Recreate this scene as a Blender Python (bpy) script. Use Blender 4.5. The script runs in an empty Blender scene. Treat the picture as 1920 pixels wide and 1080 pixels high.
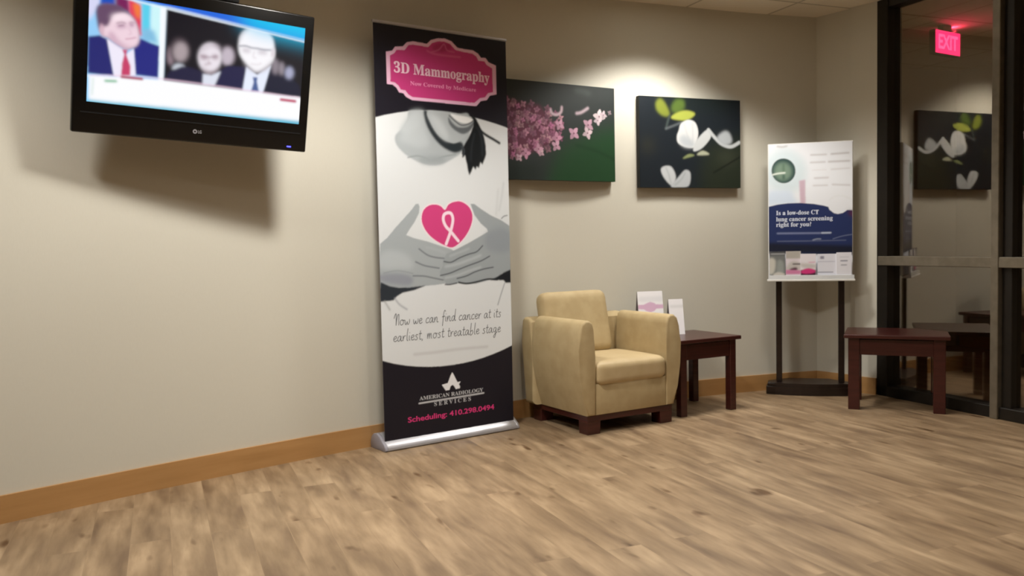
import bpy, bmesh, math, random
import numpy as np
from mathutils import Vector, Matrix, Euler

S = bpy.context.scene
COL = S.collection
R = math.radians

# ------------------------------------------------------------------ camera, world, exposure
def basis(pitch, roll):
    p, r = R(pitch), R(roll)
    f = Vector((0, math.cos(p), -math.sin(p))); u0 = Vector((0, math.sin(p), math.cos(p))); r0 = Vector((1, 0, 0))
    rt = r0 * math.cos(r) - u0 * math.sin(r); up = u0 * math.cos(r) + r0 * math.sin(r)
    return rt, up, f
cam_data = bpy.data.cameras.new('camera'); cam = bpy.data.objects.new('camera', cam_data); COL.objects.link(cam)
rt, up, fw = basis(3.0, 1.2)
M = Matrix((rt, up, -fw)).transposed().to_4x4(); M.translation = Vector((0, 0, 1.0))
cam.matrix_world = M
cam_data.sensor_width = 36.0; cam_data.lens = 1600 / 1920 * 36.0; cam_data.clip_start = 0.05; cam_data.clip_end = 60
S.camera = cam

world = bpy.data.worlds.new('world'); S.world = world; world.use_nodes = True
world.node_tree.nodes['Background'].inputs[0].default_value = (0.9, 0.85, 0.75, 1)
world.node_tree.nodes['Background'].inputs[1].default_value = 0.02
S.view_settings.view_transform = 'Standard'; S.view_settings.look = 'None'
S.view_settings.gamma = 1.0; S.view_settings.use_curve_mapping = False
S.view_settings.exposure = 0.75
S.cycles.filter_width = 2.2                 # the soft lens of a phone camera

CEIL = 2.44
# ceiling lamps: (x, y, power, cone degrees, blend)
WARM = (1.0, 0.96, 0.885)
LAMPS = [
    (1.00, 4.76, 80, 124, 0.40),      # washes the wall over the two canvases
    (-0.38, 3.20, 122, 142, 0.55),     # washes the wall between television and banner
    (1.63, 4.79, 32, 116, 0.7),
    (-1.66, 2.22, 64, 144, 0.6),
    (0.60, 2.75, 52, 140, 0.9),
    (2.15, 2.60, 36, 140, 0.9),
    (-0.90, 0.90, 38, 140, 1.0),
    (1.30, 0.20, 26, 140, 1.0),
    (3.40, 0.20, 14, 140, 1.0),
]
# ------------------------------------------------------------------ helpers
def srgb(c):
    out = []
    for v in c[:3]:
        v = v / 255.0
        out.append(v / 12.92 if v <= 0.04045 else ((v + 0.055) / 1.055) ** 2.4)
    return tuple(out)
def lin4(c): return srgb(c) + (1.0,)

def link(o, parent=None):
    COL.objects.link(o)
    if parent is not None: o.parent = parent
    return o
def tag(o, label=None, cat=None, group=None, kind=None):
    if label: o['label'] = label
    if cat: o['category'] = cat
    if group: o['group'] = group
    if kind: o['kind'] = kind
    return o
def thing(name, label, cat, loc=(0, 0, 0), rz=0.0, group=None):
    o = bpy.data.objects.new(name, None); o.empty_display_size = 0.1
    o.location = loc; o.rotation_euler = (0, 0, rz)
    link(o); return tag(o, label, cat, group)
def obj(name, bm, mat, parent=None, smooth=False, loc=None, rot=None):
    me = bpy.data.meshes.new(name)
    bmesh.ops.recalc_face_normals(bm, faces=bm.faces[:])
    bm.to_mesh(me); bm.free()
    if smooth:
        for p in me.polygons: p.use_smooth = True
        me.set_sharp_from_angle(angle=R(40))
    for m in (mat if isinstance(mat, (list, tuple)) else [mat]): me.materials.append(m)
    o = bpy.data.objects.new(name, me); link(o, parent)
    if loc is not None: o.location = loc
    if rot is not None: o.rotation_euler = rot
    return o
def struct(name, bm, mat, smooth=False):
    return tag(obj(name, bm, mat, None, smooth), kind='structure')
def box(bm, x0, x1, y0, y1, z0, z1, bev=0.0, seg=2, mat=0):
    g = bmesh.ops.create_cube(bm, size=1.0)
    vs = g['verts']
    for v in vs:
        v.co = Vector((x0 + (v.co.x + .5) * (x1 - x0), y0 + (v.co.y + .5) * (y1 - y0), z0 + (v.co.z + .5) * (z1 - z0)))
    fs = {f for v in vs for f in v.link_faces}
    for f in fs: f.material_index = mat
    if bev:
        es = list({e for v in vs for e in v.link_edges})
        bmesh.ops.bevel(bm, geom=es, offset=bev, segments=seg, profile=0.5, affect='EDGES')
    return bm
def prism(bm, prof, axis, a, b, bev=0.0, seg=2):
    """closed profile (pairs) pushed along axis from a to b; axis y: pairs are x,z; axis x: y,z; axis z: x,y"""
    def P(p, t):
        return {'y': (p[0], t, p[1]), 'x': (t, p[0], p[1]), 'z': (p[0], p[1], t)}[axis]
    A = [bm.verts.new(P(p, a)) for p in prof]; B = [bm.verts.new(P(p, b)) for p in prof]
    n = len(prof)
    fa = bm.faces.new(A); fb = bm.faces.new(B[::-1])
    for i in range(n): bm.faces.new((A[i], B[i], B[(i + 1) % n], A[(i + 1) % n]))
    if bev:
        bmesh.ops.bevel(bm, geom=list(fa.edges) + list(fb.edges), offset=bev, segments=seg, profile=0.5, affect='EDGES')
    return bm
def cyl(bm, x, y, z0, z1, r, seg=24, r2=None):
    g = bmesh.ops.create_cone(bm, cap_ends=True, segments=seg, radius1=r, radius2=r if r2 is None else r2, depth=z1 - z0)
    for v in g['verts']: v.co += Vector((x, y, (z0 + z1) / 2))
    return bm
def rbox(bm, x0, x1, y0, y1, z0, z1, r, n=10, puff=0.0):
    """soft cushion block: rounded box with a slight swell"""
    cx, cy, cz = (x0 + x1) / 2, (y0 + y1) / 2, (z0 + z1) / 2
    hx, hy, hz = (x1 - x0) / 2, (y1 - y0) / 2, (z1 - z0) / 2
    g = bmesh.ops.create_cube(bm, size=2.0)
    vs = g['verts']
    fs = list({f for v in vs for f in v.link_faces})
    es = list({e for f in fs for e in f.edges})
    r_ = bmesh.ops.subdivide_edges(bm, edges=es, cuts=n, use_grid_fill=True)
    allv = {v for v in bm.verts if max(abs(v.co.x), abs(v.co.y), abs(v.co.z)) <= 1.0001 and v.tag is False}
    for v in allv:
        p = v.co.copy()
        # spread the cuts towards the edges
        q = Vector([math.copysign(abs(c) ** 0.7, c) for c in p])
        w = Vector((q.x * hx, q.y * hy, q.z * hz))
        inner = Vector((max(-hx + r, min(hx - r, w.x)), max(-hy + r, min(hy - r, w.y)), max(-hz + r, min(hz - r, w.z))))
        d = w - inner
        if d.length > 1e-9: w = inner + d.normalized() * r
        s = (1 - q.x ** 2) * (1 - q.y ** 2)
        w.z += math.copysign(puff * s, p.z) if abs(p.z) > .999 else 0
        v.co = w + Vector((cx, cy, cz)); v.tag = True
    return bm

# ------------------------------------------------------------------ materials
def nodes_of(name):
    m = bpy.data.materials.new(name); m.use_nodes = True
    nt = m.node_tree; b = nt.nodes['Principled BSDF']
    return m, nt, b
def N(nt, t, **kw):
    n = nt.nodes.new(t)
    for k, v in kw.items(): setattr(n, k, v)
    return n
def coords(nt, kind='Object', scale=(1, 1, 1), rot=(0, 0, 0)):
    tc = N(nt, 'ShaderNodeTexCoord'); mp = N(nt, 'ShaderNodeMapping')
    mp.inputs['Scale'].default_value = scale; mp.inputs['Rotation'].default_value = rot
    nt.links.new(tc.outputs[kind], mp.inputs['Vector']); return mp.outputs['Vector']
def noise(nt, vec, scale, detail=3, rough=0.5):
    n = N(nt, 'ShaderNodeTexNoise'); n.inputs['Scale'].default_value = scale
    n.inputs['Detail'].default_value = detail; n.inputs['Roughness'].default_value = rough
    nt.links.new(vec, n.inputs['Vector']); return n
def ramp(nt, fac, stops):
    r = N(nt, 'ShaderNodeValToRGB'); cr = r.color_ramp
    while len(cr.elements) < len(stops): cr.elements.new(0.5)
    for e, (p, c) in zip(cr.elements, stops): e.position = p; e.color = lin4(c)
    nt.links.new(fac, r.inputs['Fac']); return r.outputs['Color']
def bump(nt, b, h, strength=0.2, dist=0.002):
    n = N(nt, 'ShaderNodeBump'); n.inputs['Strength'].default_value = strength; n.inputs['Distance'].default_value = dist
    nt.links.new(h, n.inputs['Height']); nt.links.new(n.outputs['Normal'], b.inputs['Normal'])
def simple(name, c1, c2=None, scale=8.0, rough=0.5, metal=0.0, stretch=(1, 1, 1), bmp=0.0, spec=0.5):
    m, nt, b = nodes_of(name)
    v = coords(nt, 'Object', stretch); n = noise(nt, v, scale, 4)
    c2 = c2 or tuple(x * 0.92 for x in c1)
    nt.links.new(ramp(nt, n.outputs['Fac'], [(0.35, c2), (0.65, c1)]), b.inputs['Base Color'])
    b.inputs['Roughness'].default_value = rough; b.inputs['Metallic'].default_value = metal
    b.inputs['Specular IOR Level'].default_value = spec
    if bmp: bump(nt, b, n.outputs['Fac'], bmp)
    return m

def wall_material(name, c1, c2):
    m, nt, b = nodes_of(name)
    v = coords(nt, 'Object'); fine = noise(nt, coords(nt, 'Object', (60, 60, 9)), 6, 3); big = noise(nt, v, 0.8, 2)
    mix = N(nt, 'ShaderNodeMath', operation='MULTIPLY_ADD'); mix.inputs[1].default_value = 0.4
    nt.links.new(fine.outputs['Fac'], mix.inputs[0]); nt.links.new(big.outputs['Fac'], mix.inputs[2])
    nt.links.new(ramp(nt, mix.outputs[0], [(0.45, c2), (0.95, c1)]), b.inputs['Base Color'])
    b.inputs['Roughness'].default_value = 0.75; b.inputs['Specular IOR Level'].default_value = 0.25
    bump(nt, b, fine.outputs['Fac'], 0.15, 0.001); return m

PLANK = R(112.4)
def floor_material():
    m, nt, b = nodes_of('vinyl_plank')
    v = coords(nt, 'Object', (1, 1, 1), (0, 0, -PLANK))
    br = N(nt, 'ShaderNodeTexBrick'); br.offset = 0.37; br.offset_frequency = 2
    br.inputs['Scale'].default_value = 1.0; br.inputs['Brick Width'].default_value = 1.2; br.inputs['Row Height'].default_value = 0.13
    br.inputs['Mortar Size'].default_value = 0.0009; br.inputs['Mortar Smooth'].default_value = 0.2; br.inputs['Bias'].default_value = 0.0
    br.inputs['Color1'].default_value = (0, 0, 0, 1); br.inputs['Color2'].default_value = (1, 1, 1, 1); br.inputs['Mortar'].default_value = (0.35, 0.35, 0.35, 1)
    nt.links.new(v, br.inputs['Vector'])
    # every plank samples its own stretch of grain
    off = N(nt, 'ShaderNodeVectorMath', operation='SCALE'); off.inputs['Scale'].default_value = 3.1
    nt.links.new(br.outputs['Color'], off.inputs[0])
    add = N(nt, 'ShaderNodeVectorMath', operation='ADD'); nt.links.new(v, add.inputs[0]); nt.links.new(off.outputs[0], add.inputs[1])
    st = N(nt, 'ShaderNodeMapping'); st.inputs['Scale'].default_value = (2.7, 11.0, 1); nt.links.new(add.outputs[0], st.inputs['Vector'])
    blot = noise(nt, st.outputs[0], 1.0, 2.0, 0.5); blot.inputs['Distortion'].default_value = 0.35
    st2 = N(nt, 'ShaderNodeMapping'); st2.inputs['Scale'].default_value = (6.0, 40.0, 1); nt.links.new(add.outputs[0], st2.inputs['Vector'])
    grain = noise(nt, st2.outputs[0], 1.0, 4, 0.6)
    st3 = N(nt, 'ShaderNodeMapping'); st3.inputs['Scale'].default_value = (4.2, 11.0, 1); nt.links.new(add.outputs[0], st3.inputs['Vector'])
    knot = noise(nt, st3.outputs[0], 1.3, 1.5, 0.5)
    base = ramp(nt, blot.outputs['Fac'], [(0.24, (119, 98, 77)), (0.42, (143, 121, 95)), (0.56, (160, 137, 109)), (0.74, (181, 157, 127))])
    g = ramp(nt, grain.outputs['Fac'], [(0.30, (228, 225, 221)), (0.6, (255, 255, 255))])
    k = ramp(nt, knot.outputs['Fac'], [(0.22, (165, 148, 130)), (0.32, (255, 255, 255))])
    p = ramp(nt, br.outputs['Color'], [(0.0, (240, 237, 234)), (1.0, (255, 255, 255))])
    def mul(a, c, f=1.0):
        n = N(nt, 'ShaderNodeMix', data_type='RGBA', blend_type='MULTIPLY'); n.inputs[0].default_value = f
        nt.links.new(a, n.inputs[6]); nt.links.new(c, n.inputs[7]); return n.outputs[2]
    c = mul(mul(mul(base, g), k), p)
    nt.links.new(c, b.inputs['Base Color'])
    b.inputs['Roughness'].default_value = 0.42; b.inputs['Specular IOR Level'].default_value = 0.35
    bump(nt, b, grain.outputs['Fac'], 0.12, 0.001); return m

def ceiling_material():
    m, nt, b = nodes_of('ceiling_tile')
    v = coords(nt, 'Object', (1, 1, 1), (0, 0, -R(22)))
    br = N(nt, 'ShaderNodeTexBrick'); br.offset = 0.0
    br.inputs['Scale'].default_value = 1.0; br.inputs['Brick Width'].default_value = 0.61; br.inputs['Row Height'].default_value = 0.61
    br.inputs['Mortar Size'].default_value = 0.010; br.inputs['Mortar Smooth'].default_value = 0.3
    br.inputs['Color1'].default_value = lin4((238, 228, 210)); br.inputs['Color2'].default_value = lin4((231, 221, 203)); br.inputs['Mortar'].default_value = lin4((188, 178, 160))
    nt.links.new(v, br.inputs['Vector']); nt.links.new(br.outputs['Color'], b.inputs['Base Color'])
    n = noise(nt, v, 60, 2); bump(nt, b, n.outputs['Fac'], 0.3, 0.002); b.inputs['Roughness'].default_value = 0.9
    return m

def wood(name, c1, c2, rough=0.35, axis=(2, 2, 30)):
    m, nt, b = nodes_of(name)
    v = coords(nt, 'Object', axis); n = noise(nt, v, 1.6, 5, 0.6)
    nt.links.new(ramp(nt, n.outputs['Fac'], [(0.3, c2), (0.7, c1)]), b.inputs['Base Color'])
    b.inputs['Roughness'].default_value = rough; bump(nt, b, n.outputs['Fac'], 0.06, 0.001); return m

def emission(name, c, s):
    m, nt, b = nodes_of(name)
    b.inputs['Base Color'].default_value = (0, 0, 0, 1)
    b.inputs['Emission Color'].default_value = lin4(c); b.inputs['Emission Strength'].default_value = s
    return m
def printed(name, rough=0.5, glow=0.0, gain=1.0, spec=0.3):
    m, nt, b = nodes_of(name)
    a = N(nt, 'ShaderNodeAttribute', attribute_name='print')
    b.inputs['Roughness'].default_value = rough; b.inputs['Specular IOR Level'].default_value = spec
    if glow:
        b.inputs['Base Color'].default_value = (0.01, 0.01, 0.01, 1)
        nt.links.new(a.outputs['Color'], b.inputs['Emission Color']); b.inputs['Emission Strength'].default_value = glow
    else:
        g = N(nt, 'ShaderNodeVectorMath', operation='SCALE'); g.inputs['Scale'].default_value = gain
        nt.links.new(a.outputs['Color'], g.inputs[0]); nt.links.new(g.outputs[0], b.inputs['Base Color'])
        if rough > 0.45:
            bump(nt, b, noise(nt, coords(nt, 'Object'), 900, 2).outputs['Fac'], 0.1, 0.0005)
    return m
def glass_material():
    m = bpy.data.materials.new('tinted_glass'); m.use_nodes = True; nt = m.node_tree
    for n in list(nt.nodes): nt.nodes.remove(n)
    out = N(nt, 'ShaderNodeOutputMaterial'); tr = N(nt, 'ShaderNodeBsdfTransparent'); gl = N(nt, 'ShaderNodeBsdfGlossy'); mx = N(nt, 'ShaderNodeMixShader')
    tr.inputs['Color'].default_value = (0.74, 0.72, 0.68, 1); gl.inputs['Color'].default_value = (1.0, 0.93, 0.84, 1); gl.inputs['Roughness'].default_value = 0.02
    fr = N(nt, 'ShaderNodeLayerWeight'); fr.inputs['Blend'].default_value = 0.2
    ma = N(nt, 'ShaderNodeMath', operation='MULTIPLY_ADD'); ma.inputs[1].default_value = 0.5; ma.inputs[2].default_value = GLASS_COAT
    nt.links.new(fr.outputs['Facing'], ma.inputs[0]); nt.links.new(ma.outputs[0], mx.inputs[0])
    nt.links.new(tr.outputs[0], mx.inputs[1]); nt.links.new(gl.outputs[0], mx.inputs[2]); nt.links.new(mx.outputs[0], out.inputs[0])
    return m
GLASS_COAT = 0.14

MT = dict(
    wall=wall_material('vinyl_wallcovering', (208, 205, 193), (202, 198, 186)),
    floor=floor_material(), ceiling=ceiling_material(),
    base=wood('maple_baseboard', (184, 141, 91), (169, 126, 77), 0.4, (1.2, 1.2, 14)),
    cherry=wood('dark_cherry', (74, 32, 28), (52, 20, 18), 0.28),
    espresso=wood('espresso_wood', (38, 24, 18), (24, 15, 12), 0.35),
    bronze=simple('bronze_aluminium', (128, 120, 106), (116, 108, 94), 20, 0.4, 0.5),
    darkbronze=simple('dark_bronze', (34, 29, 24), (28, 24, 20), 20, 0.45, 0.3),
    tan=simple('tan_upholstery', (184, 165, 127), (175, 155, 117), 14, 0.62, bmp=0.25, spec=0.3),
    tanseat=simple('tan_seat_upholstery', (194, 174, 136), (186, 165, 126), 14, 0.5, bmp=0.2, spec=0.4),
    black=simple('gloss_black_plastic', (9, 9, 10), (7, 7, 8), 8, 0.22),
    matblack=simple('matt_black_metal', (22, 22, 24), (16, 16, 18), 20, 0.5, 0.3),
    silver=simple('brushed_aluminium', (196, 196, 202), (182, 182, 190), 30, 0.35, 0.6, (1, 30, 30)),
    greyplastic=simple('grey_plastic', (150, 148, 158), (140, 138, 148), 10, 0.5),
    whiteplastic=simple('white_plastic', (232, 232, 230), (226, 226, 224), 10, 0.4),
    paper=simple('white_paper', (236, 234, 238), (230, 228, 232), 6, 0.7),
    shade=simple('shaded_paper', (120, 114, 116), (112, 106, 108), 6, 0.7),  # white card's rear flap, its shade put into the grey
    acrylic=simple('clear_acrylic_edge', (226, 230, 234), (218, 222, 226), 6, 0.15),
    canvas=simple('dark_canvas_edge', (26, 30, 30), (20, 24, 24), 30, 0.7, bmp=0.2),
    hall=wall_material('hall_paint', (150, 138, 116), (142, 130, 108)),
    lamp=emission('lamp_lens', (255, 246, 228), 9.0),
    red=emission('red_lit_face', (245, 36, 96), 3.0),
    red2=emission('red_lit_letter', (255, 70, 120), 3.6),
    led=emission('blue_led', (70, 70, 235), 3.0),
    glass=glass_material(),
)

# ------------------------------------------------------------------ printed pictures: shapes in metres on the sheet, then one coloured vertex per sample
def smooth_loop(pts, closed=True, k=5):
    n = len(pts); out = []
    P = [np.array(p, float) for p in pts]
    rng = range(n) if closed else range(n - 1)
    for i in rng:
        if closed: a, b, c, d = P[(i - 1) % n], P[i], P[(i + 1) % n], P[(i + 2) % n]
        else: a, b, c, d = P[max(i - 1, 0)], P[i], P[i + 1], P[min(i + 2, n - 1)]
        for t in np.linspace(0, 1, k, endpoint=False):
            out.append(0.5 * ((2 * b) + (c - a) * t + (2 * a - 5 * b + 4 * c - d) * t * t + (3 * b - a - 3 * c + d) * t ** 3))
    if not closed: out.append(P[-1])
    return np.array(out)
def paint(ops, w, h, step, ground):
    nx, ny = int(round(w / step)) + 1, int(round(h / step)) + 1
    xs = np.linspace(0, w, nx); ys = np.linspace(0, h, ny)
    img = np.empty((ny, nx, 3)); img[:] = srgb(ground)
    def blur(a, s):
        s /= step
        if s < 0.35: return a
        r = int(3 * s) + 1; kx = np.exp(-0.5 * (np.arange(-r, r + 1) / s) ** 2); kx /= kx.sum()
        p = np.pad(a, ((r, r), (r, r)), 'edge')
        p = np.apply_along_axis(lambda v: np.convolve(v, kx, 'valid'), 0, p)
        return np.apply_along_axis(lambda v: np.convolve(v, kx, 'valid'), 1, p)
    def window(pts, m):
        a = np.searchsorted(xs, pts[:, 0].min() - m); b = np.searchsorted(xs, pts[:, 0].max() + m)
        c = np.searchsorted(ys, pts[:, 1].min() - m); d = np.searchsorted(ys, pts[:, 1].max() + m)
        return a, b, c, d
    def lay(mask, win, col):
        a, b, c, d = win
        img[c:d, a:b] = img[c:d, a:b] * (1 - mask[..., None]) + np.array(srgb(col)) * mask[..., None]
    def fill(pts, win, ss=2):
        a, b, c, d = win
        if b - a < 1 or d - c < 1: return np.zeros((max(d - c, 0), max(b - a, 0)))
        acc = 0
        for oy in ((-.25, .25) if ss == 2 else (0,)):
            for ox in ((-.25, .25) if ss == 2 else (0,)):
                X, Y = np.meshgrid(xs[a:b] + ox * step, ys[c:d] + oy * step); ins = np.zeros(X.shape, bool)
                q = np.roll(pts, -1, 0)
                for (x0, y0), (x1, y1) in zip(pts, q):
                    if y0 == y1: continue
                    ins ^= ((y0 > Y) != (y1 > Y)) & (X < (x1 - x0) * (Y - y0) / (y1 - y0) + x0)
                acc = acc + ins
        return acc / (4 if ss == 2 else 1)
    for op in ops:
        if op[0] == 'P':
            _, pts, col, bl, sm = op
            pts = smooth_loop(pts) if sm else np.array(pts, float)
            win = window(pts, bl * 3 + step * 2); mk = fill(pts, win)
            if mk.size: lay(blur(mk, bl), win, col)
        elif op[0] == 'L':
            _, pts, wd, col, bl = op
            pts = smooth_loop(pts, False) if len(pts) > 2 else np.array(pts, float)
            win = window(pts, wd + bl * 3 + step * 2); a, b, c, d = win
            if b - a < 1 or d - c < 1: continue
            X, Y = np.meshgrid(xs[a:b], ys[c:d]); D = np.full(X.shape, 1e9)
            for p, q in zip(pts[:-1], pts[1:]):
                e = q - p; L = max(e @ e, 1e-12); t = np.clip(((X - p[0]) * e[0] + (Y - p[1]) * e[1]) / L, 0, 1)
                D = np.minimum(D, np.hypot(X - p[0] - t * e[0], Y - p[1] - t * e[1]))
            lay(blur(np.clip((wd / 2 - D) / step + 0.5, 0, 1), bl), win, col)
        elif op[0] == 'F':
            _, x, y, r, ang, col = op
            c = np.array((x, y))
            for k in range(4):
                t = ang + k * math.pi / 2; dr = np.array((math.cos(t), math.sin(t))); nr = np.array((-dr[1], dr[0]))
                pts = smooth_loop([c, c + dr * r * .45 + nr * r * .34, c + dr * r, c + dr * r * .45 - nr * r * .34])
                win = window(pts, step * 3); mk = fill(pts, win, 1)
                f = (1.0, .92, .84, .95)[k]
                if mk.size: lay(blur(mk, .0016), win, [v * f for v in col])
            pts = smooth_loop([c + np.array((math.cos(t), math.sin(t))) * r * .15 for t in (0, 1.57, 3.14, 4.71)])
            win = window(pts, step * 3); mk = fill(pts, win, 1)
            if mk.size: lay(mk * .7, win, (110, 50, 80))
    return xs, ys, img
def text_mesh(body, bold):
    cu = bpy.data.curves.new('lettering', 'FONT'); cu.body = body; cu.size = 1.0; cu.offset = bold; cu.resolution_u = 4
    o = bpy.data.objects.new('lettering', cu); COL.objects.link(o)
    bpy.context.view_layer.update()
    dg = bpy.context.evaluated_depsgraph_get()
    me = bpy.data.meshes.new_from_object(o.evaluated_get(dg))
    V = [v.co[:2] for v in me.vertices]; F = [tuple(p.vertices) for p in me.polygons]
    bpy.data.objects.remove(o); bpy.data.curves.remove(cu); bpy.data.meshes.remove(me)
    return np.array(V), F
CAPS = {}
def lettering_of(body, kind, bold):
    ref = {'serif': '\U0001D407', 'script': '\U0001D4A9', 'sans': 'H'}[kind]
    if (kind, bold) not in CAPS:
        v, _ = text_mesh(ref, bold); CAPS[(kind, bold)] = (v[:, 1].min(), v[:, 1].max() - v[:, 1].min())
    base, cap = CAPS[(kind, bold)]
    v, f = text_mesh(body, bold); v = v.copy(); v[:, 1] = (v[:, 1] - (base if kind != 'script' else 0)) / cap; v[:, 0] -= v[:, 0].min()
    return v, f
def picture(name, ops, w, h, step, ground, mat, parent, loc=(0, 0, 0), rot=(0, 0, 0), lift=0.0006, thick=0.0, extra=None):
    """sheet in its own x (right) / z (up) plane, facing -y, lower left corner at the origin"""
    xs, ys, img = paint([o for o in ops if o[0] not in 'TS'], w, h, step, ground)
    nx, ny = len(xs), len(ys)
    X, Z = np.meshgrid(xs, ys)
    V = np.stack([X.ravel(), np.zeros(X.size), Z.ravel()], 1).tolist(); C = img.reshape(-1, 3).tolist()
    idx = np.arange(nx * ny).reshape(ny, nx)
    F = np.stack([idx[:-1, :-1].ravel(), idx[:-1, 1:].ravel(), idx[1:, 1:].ravel(), idx[1:, :-1].ravel()], 1).tolist()
    if thick:
        g = list(srgb(extra or ground)); b0 = len(V)
        for y in (0.0, thick):
            for x, z in ((0, 0), (w, 0), (w, h), (0, h)): V.append((x, y, z)); C.append(g)
        for a, b in ((0, 1), (1, 2), (2, 3), (3, 0)): F.append([b0 + b, b0 + a, b0 + a + 4, b0 + b + 4])
        F.append([b0 + 7, b0 + 6, b0 + 5, b0 + 4][::-1])
    for op in ops:
        if op[0] != 'S': continue
        _, pts, wd, col = op
        pts = smooth_loop(pts, False, 4) if len(pts) > 2 else np.array(pts, float)
        c = list(srgb(col)); b0 = len(V)
        for i in range(len(pts)):
            e = pts[min(i + 1, len(pts) - 1)] - pts[max(i - 1, 0)]; e = e / max(np.hypot(*e), 1e-9); nn = np.array((-e[1], e[0])) * wd / 2
            for q in (pts[i] + nn, pts[i] - nn): V.append((q[0], -lift, q[1])); C.append(c)
            if i: F.append([b0 + 2 * i - 2, b0 + 2 * i - 1, b0 + 2 * i + 1, b0 + 2 * i])
    for k, op in enumerate(o for o in ops if o[0] == 'T'):
        _, body, x0, x1, z0, cap, col, kind, bold = op
        v, f = lettering_of(body, kind, bold); sx = (x1 - x0) / v[:, 0].max(); b0 = len(V); c = list(srgb(col))
        for p in v: V.append((x0 + p[0] * sx, -lift, z0 + p[1] * cap)); C.append(c)
        for q in f: F.append([b0 + i for i in q])
    me = bpy.data.meshes.new(name); me.from_pydata(V, [], F); me.update()
    at = me.color_attributes.new('print', 'FLOAT_COLOR', 'POINT')
    at.data.foreach_set('color', np.hstack([np.array(C), np.ones((len(C), 1))]).ravel())
    me.materials.append(mat); o = bpy.data.objects.new(name, me); link(o, parent); o.location = loc; o.rotation_euler = rot
    return o

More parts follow.
